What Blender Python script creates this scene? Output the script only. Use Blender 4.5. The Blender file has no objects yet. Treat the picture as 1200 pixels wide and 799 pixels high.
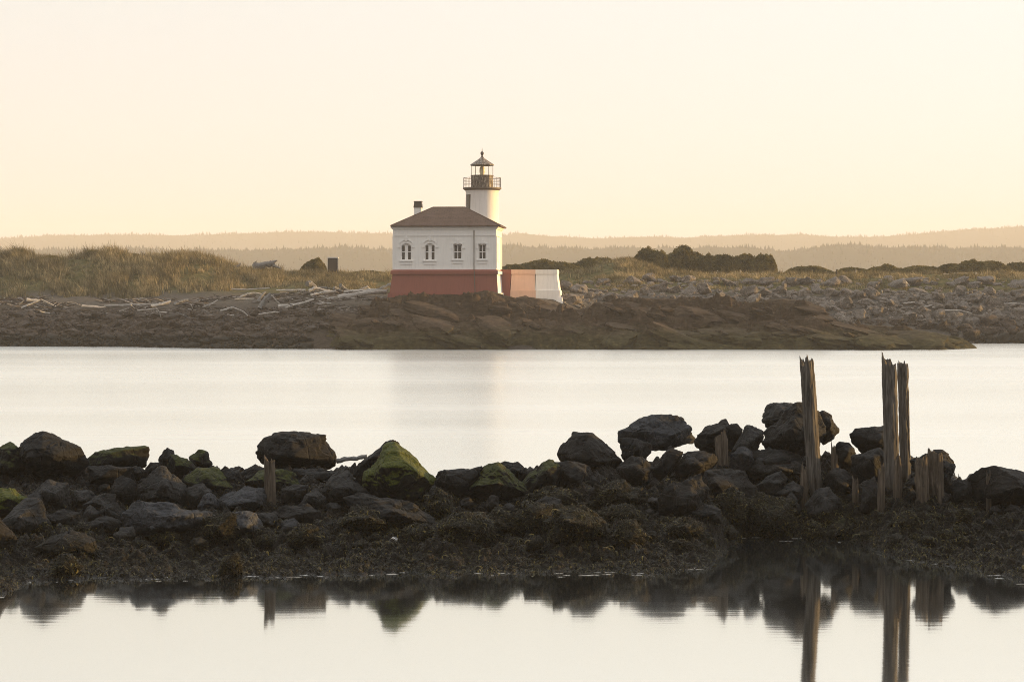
import bpy, bmesh, math, random
import numpy as np
from mathutils import Vector, Matrix

# ------------------------------------------------------------------ camera, world, sun, exposure
SC = bpy.context.scene
COL = SC.collection
F, CZ, HZ = 2500.0, 5.0, 345.0            # focal length in photo pixels, eye height, horizon row
cam_d = bpy.data.cameras.new("camera")
cam_d.sensor_width = 36.0
cam_d.lens = F / 1200 * 36.0
cam_d.shift_y = (HZ - 399.5) / 1200
cam_d.clip_start = 0.5
cam_d.clip_end = 40000
cam = bpy.data.objects.new("camera", cam_d)
cam.location = (0, 0, CZ)
cam.rotation_euler = (math.radians(90), 0, 0)
COL.objects.link(cam)
SC.camera = cam

SUN_EL, SUN_AZ = math.radians(6.5), math.radians(15.0)     # azimuth measured from +X towards +Y
sun_dir = Vector((math.cos(SUN_EL) * math.cos(SUN_AZ), math.cos(SUN_EL) * math.sin(SUN_AZ), math.sin(SUN_EL)))
sd = bpy.data.lights.new("sun", 'SUN')
sd.energy = 5.0
sd.color = (1.0, 0.60, 0.19)
sd.angle = math.radians(0.6)
sun = bpy.data.objects.new("sun", sd)
sun.rotation_euler = sun_dir.to_track_quat('Z', 'Y').to_euler()
sun.location = (60, 40, 60)
COL.objects.link(sun)

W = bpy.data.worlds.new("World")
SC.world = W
W.use_nodes = True
nt = W.node_tree
nt.nodes.clear()
def wn(t, **k):
    n = nt.nodes.new(t)
    for a, b in k.items(): setattr(n, a, b)
    return n
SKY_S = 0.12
sky = wn('ShaderNodeTexSky', sky_type='NISHITA')
sky.sun_disc = False
sky.sun_elevation = SUN_EL
sky.sun_rotation = math.pi / 2 - SUN_AZ
sky.dust_density = 4.0
tc = wn('ShaderNodeTexCoord')
sep = wn('ShaderNodeSeparateXYZ')
nt.links.new(tc.outputs['Generated'], sep.inputs[0])
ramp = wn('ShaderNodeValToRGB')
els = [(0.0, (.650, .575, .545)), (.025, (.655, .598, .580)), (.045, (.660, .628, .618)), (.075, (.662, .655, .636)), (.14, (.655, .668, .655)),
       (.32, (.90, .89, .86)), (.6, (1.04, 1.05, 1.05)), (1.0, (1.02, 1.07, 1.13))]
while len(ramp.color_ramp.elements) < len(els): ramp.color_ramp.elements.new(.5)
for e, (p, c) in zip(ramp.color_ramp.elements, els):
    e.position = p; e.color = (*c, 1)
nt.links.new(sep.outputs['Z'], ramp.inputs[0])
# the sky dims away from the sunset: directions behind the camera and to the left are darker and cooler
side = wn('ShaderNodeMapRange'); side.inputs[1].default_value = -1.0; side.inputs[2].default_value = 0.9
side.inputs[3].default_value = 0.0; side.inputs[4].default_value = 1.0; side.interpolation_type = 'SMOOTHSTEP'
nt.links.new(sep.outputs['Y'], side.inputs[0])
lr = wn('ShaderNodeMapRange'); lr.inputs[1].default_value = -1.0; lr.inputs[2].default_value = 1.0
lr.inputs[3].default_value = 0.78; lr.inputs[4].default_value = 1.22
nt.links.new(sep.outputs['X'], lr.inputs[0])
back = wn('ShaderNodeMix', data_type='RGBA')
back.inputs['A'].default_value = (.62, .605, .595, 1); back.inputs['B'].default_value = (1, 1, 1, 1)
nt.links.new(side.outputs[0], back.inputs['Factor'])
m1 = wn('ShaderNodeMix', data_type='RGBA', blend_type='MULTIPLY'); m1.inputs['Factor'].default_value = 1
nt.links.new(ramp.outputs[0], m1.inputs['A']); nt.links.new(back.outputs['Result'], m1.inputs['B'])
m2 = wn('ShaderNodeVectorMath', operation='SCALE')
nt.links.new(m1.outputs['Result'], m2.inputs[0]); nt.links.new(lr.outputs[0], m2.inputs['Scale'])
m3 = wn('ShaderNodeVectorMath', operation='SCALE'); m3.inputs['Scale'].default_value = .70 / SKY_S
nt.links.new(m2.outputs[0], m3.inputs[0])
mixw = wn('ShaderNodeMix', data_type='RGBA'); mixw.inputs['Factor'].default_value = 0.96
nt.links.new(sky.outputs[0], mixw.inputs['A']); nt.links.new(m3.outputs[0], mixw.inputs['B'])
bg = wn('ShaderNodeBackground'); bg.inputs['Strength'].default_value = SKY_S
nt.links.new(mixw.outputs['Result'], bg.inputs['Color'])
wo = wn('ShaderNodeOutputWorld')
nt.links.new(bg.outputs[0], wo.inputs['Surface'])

SC.view_settings.view_transform = 'Standard'
SC.view_settings.look = 'None'
SC.view_settings.exposure = 1.0
SC.view_settings.gamma = 1.0
SC.view_settings.use_curve_mapping = False
SC.render.engine = 'CYCLES'
SC.cycles.use_denoising = True
SC.cycles.denoiser = 'OPENIMAGEDENOISE'
SC.cycles.denoising_input_passes = 'RGB_ALBEDO_NORMAL'
SC.cycles.denoising_prefilter = 'NONE'
SC.cycles.filter_width = .95
SC.cycles.max_bounces = 6
SC.cycles.diffuse_bounces = 3
SC.cycles.glossy_bounces = 3
SC.cycles.transmission_bounces = 4
SC.cycles.volume_bounces = 1
SC.cycles.transparent_max_bounces = 8
SC.cycles.caustics_reflective = False
SC.cycles.caustics_refractive = False
SC.cycles.sample_clamp_indirect = 4.0

HAZE_DENSITY = 0.00020

# ------------------------------------------------------------------ helpers
rng = np.random.default_rng(7)
RND = random.Random(7)

def P(px, py, Y):
    return np.array(((px - 600) / F * Y, Y, CZ - (py - HZ) / F * Y))

def hash01(ix, iy, iz, seed):
    h = (ix.astype(np.int64) * 374761393 + iy.astype(np.int64) * 668265263 + iz.astype(np.int64) * 2147483647 + seed * 974634777) & 0xFFFFFFFF
    h = ((h ^ (h >> 13)) * 1274126177) & 0xFFFFFFFF
    h = ((h ^ (h >> 16)) * 2246822519) & 0xFFFFFFFF
    h = h ^ (h >> 15)
    return (h & 0xFFFFFF) / float(0x1000000)

def vnoise(p, seed=0):
    p = np.asarray(p, float)
    i = np.floor(p).astype(np.int64); f = p - i
    u = f * f * f * (f * (f * 6 - 15) + 10)
    r = 0
    for a in (0, 1):
        for b in (0, 1):
            for c in (0, 1):
                w = (u[:, 0] if a else 1 - u[:, 0]) * (u[:, 1] if b else 1 - u[:, 1]) * (u[:, 2] if c else 1 - u[:, 2])
                r = r + w * hash01(i[:, 0] + a, i[:, 1] + b, i[:, 2] + c, seed)
    return r * 2 - 1

def fbm(p, octs=4, seed=0, gain=.5):
    p = np.asarray(p, float); r = 0; a = 1; t = 0
    for o in range(octs):
        r = r + a * vnoise(p * 2.03 ** o + o * 17.3, seed + o); t += a; a *= gain
    return r / t

def ridged(p, octs=4, seed=0):
    p = np.asarray(p, float); r = 0; a = 1; t = 0
    for o in range(octs):
        r = r + a * (1 - np.abs(vnoise(p * 2.1 ** o + o * 9.1, seed + o))); t += a; a *= .5
    return r / t

def worley2(p, seed=0):
    i = np.floor(p).astype(np.int64); f = p - i
    best = np.full(len(p), 9.0)
    z = np.zeros(len(p), np.int64)
    for a in (-1, 0, 1):
        for b in (-1, 0, 1):
            hx = hash01(i[:, 0] + a, i[:, 1] + b, z, seed); hy = hash01(i[:, 0] + a, i[:, 1] + b, z + 5, seed)
            d = (a + hx - f[:, 0]) ** 2 + (b + hy - f[:, 1]) ** 2
            best = np.minimum(best, d)
    return np.sqrt(best)

def mk(name, V, Fc, mat, parent=None, smooth=True, loc=None):
    """link ONE mesh object built from arrays"""
    V = np.asarray(V, np.float32); Fc = np.asarray(Fc, np.int32)
    me = bpy.data.meshes.new(name)
    me.vertices.add(len(V)); me.vertices.foreach_set('co', V.ravel())
    k = Fc.shape[1]
    me.loops.add(Fc.size); me.loops.foreach_set('vertex_index', Fc.ravel())
    me.polygons.add(len(Fc)); me.polygons.foreach_set('loop_start', np.arange(0, Fc.size, k, dtype=np.int32))
    me.polygons.foreach_set('use_smooth', np.full(len(Fc), smooth, dtype=bool))
    me.update(calc_edges=True)
    me.materials.append(mat)
    o = bpy.data.objects.new(name, me)
    COL.objects.link(o)
    if parent: o.parent = parent
    if loc is not None: o.location = loc
    return o

def tag(o, label=None, cat=None, group=None, kind=None):
    if label: o['label'] = label
    if cat: o['category'] = cat
    if group: o['group'] = group
    if kind: o['kind'] = kind
    return o

def empty(name, loc, rz=0):
    o = bpy.data.objects.new(name, None)
    o.location = loc; o.rotation_euler = (0, 0, rz)
    COL.objects.link(o)
    return o

class MB:
    """collects boxes, prisms, lathes and tubes; build() links them as one mesh"""
    def __init__(s): s.v = []; s.f = []
    def add(s, v, f):
        b = len(s.v); s.v += [tuple(map(float, x)) for x in v]; s.f += [tuple(i + b for i in q) for q in f]; return s
    def box(s, x0, x1, y0, y1, z0, z1):
        return s.add([(x0,y0,z0),(x1,y0,z0),(x1,y1,z0),(x0,y1,z0),(x0,y0,z1),(x1,y0,z1),(x1,y1,z1),(x0,y1,z1)],
                     [(0,3,2,1),(4,5,6,7),(0,1,5,4),(1,2,6,5),(2,3,7,6),(3,0,4,7)])
    def frustum(s, b, t):
        """b, t: (x0,x1,y0,y1,z) bottom and top rectangles"""
        c = lambda r: [(r[0],r[2],r[4]),(r[1],r[2],r[4]),(r[1],r[3],r[4]),(r[0],r[3],r[4])]
        return s.add(c(b) + c(t), [(0,3,2,1),(4,5,6,7),(0,1,5,4),(1,2,6,5),(2,3,7,6),(3,0,4,7)])
    def prism(s, poly, y0, y1):
        """poly: list of (x, z) counter-clockwise as seen from -y"""
        n = len(poly)
        return s.add([(x,y0,z) for x,z in poly] + [(x,y1,z) for x,z in poly],
                     [tuple(range(n)), tuple(range(2*n-1, n-1, -1))] + [((i+1)%n, i, i+n, (i+1)%n+n) for i in range(n)])
    def lathe(s, cx, cy, prof, n=32, a0=0.0):
        v = []; f = []
        for r, z in prof:
            v += [(cx + r*math.cos(a0+2*math.pi*k/n), cy + r*math.sin(a0+2*math.pi*k/n), z) for k in range(n)]
        for i in range(len(prof)-1):
            f += [(i*n+k, i*n+(k+1)%n, (i+1)*n+(k+1)%n, (i+1)*n+k) for k in range(n)]
        f.append(tuple(range(n-1,-1,-1))); f.append(tuple((len(prof)-1)*n+k for k in range(n)))
        return s.add(v, f)
    def tube(s, pts, rad, n=6):
        pts = [Vector(p) for p in pts]
        if not hasattr(rad, '__len__'): rad = [rad]*len(pts)
        v = []; f = []
        for i, p in enumerate(pts):
            t = (pts[min(i+1,len(pts)-1)] - pts[max(i-1,0)]).normalized()
            u = t.orthogonal().normalized() if i == 0 else (u - t*u.dot(t)).normalized()
            w = t.cross(u)
            v += [p + (u*math.cos(2*math.pi*k/n) + w*math.sin(2*math.pi*k/n))*rad[i] for k in range(n)]
        for i in range(len(pts)-1):
            f += [(i*n+k, i*n+(k+1)%n, (i+1)*n+(k+1)%n, (i+1)*n+k) for k in range(n)]
        f.append(tuple(range(n-1,-1,-1))); f.append(tuple((len(pts)-1)*n+k for k in range(n)))
        return s.add(v, f)
    def build(s, name, mat, parent=None, smooth=False):
        me = bpy.data.meshes.new(name)
        me.from_pydata(s.v, [], s.f); me.update()
        if smooth:
            me.polygons.foreach_set('use_smooth', np.ones(len(me.polygons), bool))
            me.set_sharp_from_angle(angle=math.radians(35))
        me.materials.append(mat)
        o = bpy.data.objects.new(name, me); COL.objects.link(o)
        if parent: o.parent = parent
        return o

# ------------------------------------------------------------------ materials
class Mat:
    def __init__(s, name):
        s.m = bpy.data.materials.new(name); s.m.use_nodes = True
        s.t = s.m.node_tree; s.t.nodes.clear()
        s.out = s.t.nodes.new('ShaderNodeOutputMaterial')
    def n(s, typ, ins=None, **k):
        q = s.t.nodes.new(typ)
        for a, b in k.items(): setattr(q, a, b)
        for a, b in (ins or {}).items():
            if hasattr(b, 'is_output') or isinstance(b, bpy.types.NodeSocket): s.t.links.new(b, q.inputs[a])
            else: q.inputs[a].default_value = b
        return q
    def pos(s): return s.n('ShaderNodeNewGeometry').outputs['Position']
    def nrm(s): return s.n('ShaderNodeNewGeometry').outputs['Normal']
    def scale(s, v, sx, sy, sz):
        return s.n('ShaderNodeMapping', {'Vector': v, 'Scale': (sx, sy, sz)}).outputs[0]
    def noise(s, v, sc, det=4, rough=.55, dist=0.0):
        return s.n('ShaderNodeTexNoise', {'Vector': v, 'Scale': sc, 'Detail': det, 'Roughness': rough, 'Distortion': dist}).outputs['Fac']
    def ramp(s, fac, stops, interp='LINEAR'):
        r = s.n('ShaderNodeValToRGB', {'Fac': fac}); cr = r.color_ramp; cr.interpolation = interp
        while len(cr.elements) < len(stops): cr.elements.new(.5)
        for e, (p, c) in zip(cr.elements, stops):
            e.position = p; e.color = (*c, 1) if hasattr(c, '__len__') else (c, c, c, 1)
        return r.outputs['Color']
    def mix(s, f, a, b, mode='MIX'):
        q = s.n('ShaderNodeMix', data_type='RGBA', blend_type=mode)
        for nm, x in (('Factor', f), ('A', a), ('B', b)):
            if isinstance(x, bpy.types.NodeSocket): s.t.links.new(x, q.inputs[nm])
            else: q.inputs[nm].default_value = (*x, 1) if hasattr(x, '__len__') and len(x) == 3 else x
        return q.outputs['Result']
    def math(s, op, a, b=0.0, c=0.0, clamp=False):
        q = s.n('ShaderNodeMath', operation=op, use_clamp=clamp)
        for i, x in enumerate((a, b, c)):
            if isinstance(x, bpy.types.NodeSocket): s.t.links.new(x, q.inputs[i])
            else: q.inputs[i].default_value = x
        return q.outputs[0]
    def mr(s, v, a, b, c=0.0, d=1.0):
        return s.n('ShaderNodeMapRange', {0: v, 1: a, 2: b, 3: c, 4: d}).outputs[0]
    def xyz(s, v): return s.n('ShaderNodeSeparateXYZ', {0: v}).outputs
    def bump(s, h, strength=.5, dist=.05, normal=None):
        i = {'Height': h, 'Strength': strength, 'Distance': dist}
        if normal is not None: i['Normal'] = normal
        return s.n('ShaderNodeBump', i).outputs[0]
    def principled(s, col, rough=.8, normal=None, spec=.5, **k):
        i = {'Base Color': (*col, 1) if hasattr(col, '__len__') and len(col) == 3 else col, 'Roughness': rough, 'Specular IOR Level': spec}
        if normal is not None: i['Normal'] = normal
        b = s.n('ShaderNodeBsdfPrincipled', i)
        s.t.links.new(b.outputs[0], s.out.inputs['Surface'])
        return b

def rock_mat(name, dark, light, moss=0.0, weed_top=0.45, mosscol=((.010,.016,.003), (.035,.050,.008)), lichen=0.0):
    m = Mat(name); p = m.pos(); o = m.n('ShaderNodeObjectInfo').outputs['Random']
    off = m.n('ShaderNodeCombineXYZ', {0: m.math('MULTIPLY', o, 40), 1: m.math('MULTIPLY', o, 23), 2: 0.0}).outputs[0]
    q = m.n('ShaderNodeVectorMath', {0: p, 1: off}, operation='ADD').outputs[0]
    big = m.noise(q, 1.3, 5, .6, .6)
    fine = m.noise(q, 16, 6, .7)
    strat = m.noise(m.scale(q, 2, 2, 12), 1.2, 4, .6, 1.0)
    col = m.ramp(big, [(.3, dark), (.55, tuple((a+b)/2 for a, b in zip(dark, light))), (.75, light)])
    col = m.mix(m.mr(fine, .38, .68), m.mix(.7, col, (0, 0, 0)), m.mix(.45, col, tuple(x * 2.6 for x in light)))
    col = m.mix(m.mr(o, 0, 1, .0, .5), col, tuple(x*.6 for x in dark))
    pt = m.noise(q, 2.6, 6, .7, .8)
    col = m.mix(m.mr(pt, .52, .66, 0, .55), col, tuple(x*1.7 for x in light))
    if lichen:
        sp = m.noise(q, 34, 3, .6)
        col = m.mix(m.math('MULTIPLY', m.mr(sp, .62, .70), lichen), col, (.17, .165, .155))
    if moss:
        nz = m.xyz(m.nrm())[2]
        f = m.math('ADD', nz, m.math('MULTIPLY', m.math('SUBTRACT', m.noise(q, 3.5, 5, .6), .5), 1.6))
        f = m.mr(f, .75 - moss, 1.15 - moss)
        mc = m.ramp(m.noise(q, 22, 4, .65), [(.32, mosscol[0]), (.68, mosscol[1])])
        col = m.mix(f, col, mc)
    if weed_top is not None:
        z = m.xyz(p)[2]
        wf = m.math('ADD', z, m.math('MULTIPLY', m.math('SUBTRACT', m.noise(q, 2.2, 4, .6), .5), .7))
        wf = m.mr(wf, weed_top + .12, weed_top - .12)
        wc = m.ramp(m.noise(q, 30, 5, .7), [(.3, (.003, .0025, .0015)), (.6, (.011, .009, .004)), (.75, (.028, .021, .007))])
        col = m.mix(wf, col, wc)
    h = m.math('ADD', m.math('MULTIPLY', fine, .5), m.math('ADD', m.math('MULTIPLY', strat, .6), m.math('MULTIPLY', big, .8)))
    cr = m.n('ShaderNodeTexVoronoi', {'Vector': q, 'Scale': 2.3}, feature='DISTANCE_TO_EDGE').outputs[0]
    h = m.math('ADD', h, m.mr(cr, 0, .05, -.35, 0))
    m.principled(col, m.mr(fine, .3, .7, .6, .95), m.bump(h, .7, .08), .16)
    return m.m

M = {}
M['dark'] = rock_mat('dark_rock', (0.0023, 0.0022, 0.0022), (0.0100, 0.0095, 0.0090), lichen=.22)
M['grey'] = rock_mat('grey_rock', (0.0082, 0.0082, 0.0082), (0.0297, 0.0287, 0.0278), lichen=.35)
M['blue'] = rock_mat('slate_rock', (0.0119, 0.0127, 0.0143), (0.0411, 0.0428, 0.0474), lichen=.3)
M['brown'] = rock_mat('brown_rock', (0.0032, 0.0027, 0.0025), (0.0130, 0.0114, 0.0100), lichen=.2)
M['moss'] = rock_mat('mossy_rock', (0.0028, 0.0027, 0.0025), (0.0106, 0.0102, 0.0093), moss=.42, mosscol=((.009, .011, .002), (.042, .048, .007)))
M['moss_thick'] = rock_mat('thick_moss_rock', (0.0054, 0.0050, 0.0041), (0.0203, 0.0182, 0.0149), moss=1.12, mosscol=((.014, .018, .003), (.072, .082, .010)))  # fuller cover of brighter green moss
M['weed'] = rock_mat('weedy_rock', (0.0020, 0.0018, 0.0010), (0.0101, 0.0081, 0.0040), weed_top=1.6)
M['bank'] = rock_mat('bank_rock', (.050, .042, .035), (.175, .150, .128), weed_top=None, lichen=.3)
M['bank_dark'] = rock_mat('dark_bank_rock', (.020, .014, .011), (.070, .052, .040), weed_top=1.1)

def m_weed():
    m = Mat('seaweed'); p = m.pos()
    isl = m.n('ShaderNodeNewGeometry').outputs['Random Per Island']
    col = m.ramp(isl, [(0, (.004, .003, .0015)), (.4, (.009, .008, .0028)), (.66, (.028, .025, .008)), (.88, (.078, .066, .018)), (.98, (.15, .11, .024))])
    col = m.mix(m.mr(m.noise(p, .55, 3), .35, .65), m.mix(.5, col, (.006, .005, .004)), col)
    m.principled(col, .5, None, .12)
    return m.m
def m_shore():
    m = Mat('wet_shore'); p = m.pos()
    f = m.noise(p, 14, 6, .7); g = m.noise(p, .8, 4)
    col = m.ramp(f, [(.3, (.002, .0016, .0013)), (.52, (.005, .004, .0025)), (.72, (.013, .010, .004))])
    col = m.mix(m.mr(g, .4, .65), col, (.012, .010, .008))
    v = m.n('ShaderNodeTexVoronoi', {'Vector': p, 'Scale': 17.0}).outputs[0]
    m.principled(col, .5, m.bump(m.math('ADD', m.math('MULTIPLY', v, .8), f), 1.0, .05), .1)
    return m.m
M['seaweed'] = m_weed(); M['shore'] = m_shore()

def m_wood(name, c0, c1, wet=None, axis=2):
    m = Mat(name); p = m.n('ShaderNodeTexCoord').outputs['Object']; w = m.pos()
    sc = [26, 26, 26]; sc[axis] = 1.3
    s1 = m.noise(m.scale(p, *sc), 1, 6, .65, .4)
    s2 = m.noise(m.scale(p, *[x * .35 for x in sc]), 1, 4, .6)
    col = m.ramp(s1, [(.28, tuple(x * .22 for x in c0)), (.45, c0), (.68, c1)])
    col = m.mix(m.mr(s2, .4, .7, 0, .6), col, tuple(x * .5 for x in c0))
    if wet:
        z = m.xyz(w)[2]
        f = m.mr(m.math('ADD', z, m.math('MULTIPLY', s2, .5)), wet + .9, wet - .1)
        col = m.mix(f, col, m.mix(.75, m.mix(.5, col, (.05, .03, .015)), (.010, .008, .006)))
    m.principled(col, .85, m.bump(m.math('ADD', s1, m.math('MULTIPLY', s2, .6)), .9, .05), .25)
    return m.m
M['piling'] = m_wood('weathered_piling', (.080, .070, .060), (.225, .200, .172), wet=.8)
M['stub'] = m_wood('rotten_stub', (.070, .054, .040), (.19, .152, .115), wet=.45)
M['drift'] = m_wood('driftwood', (.36, .33, .30), (.66, .62, .57), axis=0)
M['drift_grey'] = m_wood('grey_driftwood', (.13, .125, .12), (.34, .325, .31), axis=0)

def m_paint(name, col, dirt=(.35, .31, .26), amt=.35, rough=.6, spec=.3):
    m = Mat(name); p = m.n('ShaderNodeTexCoord').outputs['Object']
    n1 = m.noise(p, .9, 5, .65); n2 = m.noise(m.scale(p, 4, 4, .35), 1.2, 4, .6)
    c = m.mix(m.math('MULTIPLY', m.mr(n2, .48, .75), amt), col, tuple(a * b * 1.6 if False else a * .72 for a, b in zip(col, dirt)))
    c = m.mix(m.mr(n1, .35, .7, 0, .22), c, tuple(a * .8 for a in col))
    m.principled(c, rough, m.bump(m.noise(p, 9, 4), .15, .02), spec)
    return m.m
M['white'] = m_paint('white_paint', (.82, .80, .765), amt=.5)
M['trim'] = m_paint('white_trim', (.82, .80, .77), amt=.2)
M['red'] = m_paint('red_paint', (.245, .078, .058), amt=.5)
M['salmon'] = m_paint('salmon_paint', (.74, .49, .37), amt=.3)
M['black'] = m_paint('dark_metal', (.055, .042, .035), amt=.5, rough=.5)
M['rust'] = m_paint('mottled_iron', (.12, .095, .075), amt=.9, rough=.6)
M['kiosk'] = m_paint('dark_brown_board', (.014, .011, .009), amt=.3)
def m_mottle():
    m = Mat('peeling_iron'); p = m.n('ShaderNodeTexCoord').outputs['Object']
    n1 = m.noise(m.scale(p, 1, 1, .45), 5.5, 5, .7)
    c = m.ramp(n1, [(.38, (.055, .042, .034)), (.5, (.13, .10, .08)), (.62, (.36, .32, .27))])
    m.principled(c, .65, None, .3)
    return m.m
M['mottle'] = m_mottle()
def m_roof():
    m = Mat('brown_shingles'); p = m.n('ShaderNodeTexCoord').outputs['Object']
    b = m.n('ShaderNodeTexBrick', {'Vector': m.scale(p, 1, 1, 1), 'Color1': (.085, .052, .038, 1), 'Color2': (.115, .074, .055, 1), 'Mortar': (.05, .032, .024, 1), 'Scale': 1.0,
              'Mortar Size': .02, 'Brick Width': .5, 'Row Height': .28})
    n = m.noise(m.scale(p, 1, .5, .5), 1.5, 5, .65)
    c = m.mix(m.mr(n, .35, .7, 0, .5), b.outputs['Color'], (.13, .085, .065))
    m.principled(c, .9, m.bump(b.outputs['Fac'], .4, .03), .2)
    return m.m
M['roof'] = m_roof()
def m_glass(name, col):
    m = Mat(name)
    m.principled(col, .08, None, .6)
    return m.m
M['pane'] = m_glass('dark_window', (.022, .019, .016))
def m_lantern():
    m = Mat('lantern_glass')
    t = m.n('ShaderNodeBsdfTransparent', {'Color': (.985, .98, .96, 1)})
    g = m.n('ShaderNodeBsdfGlossy', {'Color': (1, 1, 1, 1), 'Roughness': .04})
    f = m.n('ShaderNodeLayerWeight', {'Blend': .04})
    x = m.n('ShaderNodeMixShader', {0: f.outputs['Fresnel'], 1: t.outputs[0], 2: g.outputs[0]})
    m.t.links.new(x.outputs[0], m.out.inputs['Surface'])
    return m.m
M['lantern'] = m_lantern()
M['lens'] = m_paint('amber_lens', (.75, .68, .50), amt=.2, rough=.15)

def m_water():
    m = Mat('estuary_water'); p = m.pos(); y = m.xyz(p)[1]
    # the pool inside the rock jetty is sheltered and calm, the channel beyond is ruffled
    patch = m.noise(m.scale(p, .010, .05, 1), 1.0, 4, .6)
    chan = m.mr(patch, .35, .65, .245, .285)
    rough = m.n('ShaderNodeMix', {'Factor': m.mr(y, 47, 54), 'A': .055, 'B': chan}, data_type='FLOAT').outputs[0]
    rip = m.noise(m.scale(p, .55, 5.0, 1), 1.0, 3, .5)
    rip2 = m.noise(m.scale(p, .12, 1.1, 1), 1.0, 3, .5)
    h = m.math('ADD', m.math('MULTIPLY', rip, m.mr(y, 27, 34, .0010, .00055)), m.math('MULTIPLY', rip2, m.mr(y, 47, 60, .001, .008)))
    nb = m.bump(h, 1.0, 1.0)
    g = m.n('ShaderNodeBsdfGlossy', {'Color': (.875, .876, .840, 1), 'Roughness': rough, 'Normal': nb})
    d = m.n('ShaderNodeBsdfDiffuse', {'Color': (.10, .11, .11, 1)})
    x = m.n('ShaderNodeMixShader', {0: .96, 1: d.outputs[0], 2: g.outputs[0]})
    m.t.links.new(x.outputs[0], m.out.inputs['Surface'])
    return m.m
M['water'] = m_water()
def m_terrain():
    m = Mat('bank_terrain'); p = m.pos(); x, y, z = m.xyz(p)
    f = m.noise(p, 2.5, 6, .7); g = m.noise(p, .18, 4, .6)
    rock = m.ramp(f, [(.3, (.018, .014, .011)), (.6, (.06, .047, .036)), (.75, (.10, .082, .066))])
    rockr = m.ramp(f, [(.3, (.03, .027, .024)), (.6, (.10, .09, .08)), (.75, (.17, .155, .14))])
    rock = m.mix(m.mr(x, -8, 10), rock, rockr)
    sand = m.ramp(f, [(.3, (.05, .042, .034)), (.7, (.13, .112, .092))])
    gr = m.ramp(m.noise(m.scale(p, 1, 1, .6), 1.2, 5, .65), [(.32, (.040, .040, .016)), (.5, (.082, .074, .030)), (.7, (.17, .135, .065))])
    zz = m.math('ADD', z, m.math('MULTIPLY', m.math('SUBTRACT', g, .5), 1.6))
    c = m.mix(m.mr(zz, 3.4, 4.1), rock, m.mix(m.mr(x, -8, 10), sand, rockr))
    c = m.mix(m.mr(zz, 4.9, 5.5), c, gr)
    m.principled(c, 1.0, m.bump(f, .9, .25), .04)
    return m.m
M['terrain'] = m_terrain()
def m_bedrock():
    m = Mat('bedrock'); p = m.pos(); z = m.xyz(p)[2]
    f = m.noise(p, 1.8, 7, .7); g = m.noise(m.scale(p, .35, .35, 1.6), 1.0, 5, .6, .8)
    c = m.ramp(f, [(.32, (.026, .0165, .011)), (.52, (.047, .031, .0205)), (.70, (.078, .054, .036))])
    ol = m.ramp(f, [(.32, (.019, .017, .007)), (.55, (.042, .037, .014)), (.72, (.09, .076, .028))])
    zz = m.math('ADD', z, m.math('MULTIPLY', m.math('SUBTRACT', g, .5), 3.2))
    c = m.mix(m.mr(zz, 2.2, .9), c, ol)
    fs = m.noise(m.scale(p, .9, .9, 6.0), 1.3, 6, .7, .9)
    c = m.mix(m.mr(fs, .40, .62), m.mix(.22, c, (0, 0, 0)), m.mix(.08, c, (.30, .24, .15)))
    m.principled(c, .95, m.bump(m.math('ADD', f, g), .8, .10), .08)
    return m.m
M['bedrock'] = m_bedrock()
def m_leaf(name, a, b, c):
    m = Mat(name)
    isl = m.n('ShaderNodeNewGeometry').outputs['Random Per Island']
    tuft = m.mr(m.noise(m.pos(), .75, 3, .6), .30, .70)
    col = m.ramp(m.math('ADD', m.math('MULTIPLY', isl, .38), m.math('MULTIPLY', tuft, .62)), [(.12, a), (.5, b), (.9, c)])
    col = m.mix(m.mr(m.noise(m.pos(), .17, 3), .38, .62), m.mix(.55, col, a), col)
    d = m.n('ShaderNodeBsdfDiffuse', {'Color': col}); t = m.n('ShaderNodeBsdfTranslucent', {'Color': col})
    x = m.n('ShaderNodeMixShader', {0: .42, 1: d.outputs[0], 2: t.outputs[0]})
    m.t.links.new(x.outputs[0], m.out.inputs['Surface'])
    return m.m
M['grass'] = m_leaf('dune_grass', (.050, .044, .021), (.21, .172, .092), (.66, .52, .30))
M['shrub'] = m_leaf('shrub_leaves', (.055, .050, .018), (.15, .125, .047), (.28, .22, .085))
M['conifer'] = m_leaf('conifer', (.022, .026, .014), (.035, .038, .020), (.05, .05, .028))
def m_litter():
    m = Mat('wood_litter'); isl = m.n('ShaderNodeNewGeometry').outputs['Random Per Island']
    m.principled(m.ramp(isl, [(0, (.03, .024, .02)), (.5, (.085, .070, .058)), (.85, (.17, .15, .135)), (1, (.42, .39, .355))]), .9, None, .1)
    return m.m
M['litter'] = m_litter()
M['ground'] = m_paint('lowland', (.05, .047, .026), amt=.3, rough=1.0, spec=0.0)
M['hill'] = m_paint('wooded_hill', (.020, .021, .012), amt=.3, rough=1.0, spec=0.0)
M['glint'] = m_paint('pale_glint', (.42, .41, .39), amt=.3)  # sky glints on the water, painted as a pale colour
M['shell'] = m_paint('white_stone', (.55, .54, .52), amt=.3)

# ------------------------------------------------------------------ water, ground, hills, haze
def grid_mesh(nu, nv):
    i, j = np.meshgrid(np.arange(nv - 1), np.arange(nu - 1), indexing='ij')
    a = i * nu + j
    return np.stack([a, a + 1, a + 1 + nu, a + nu], -1).reshape(-1, 4)

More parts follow.
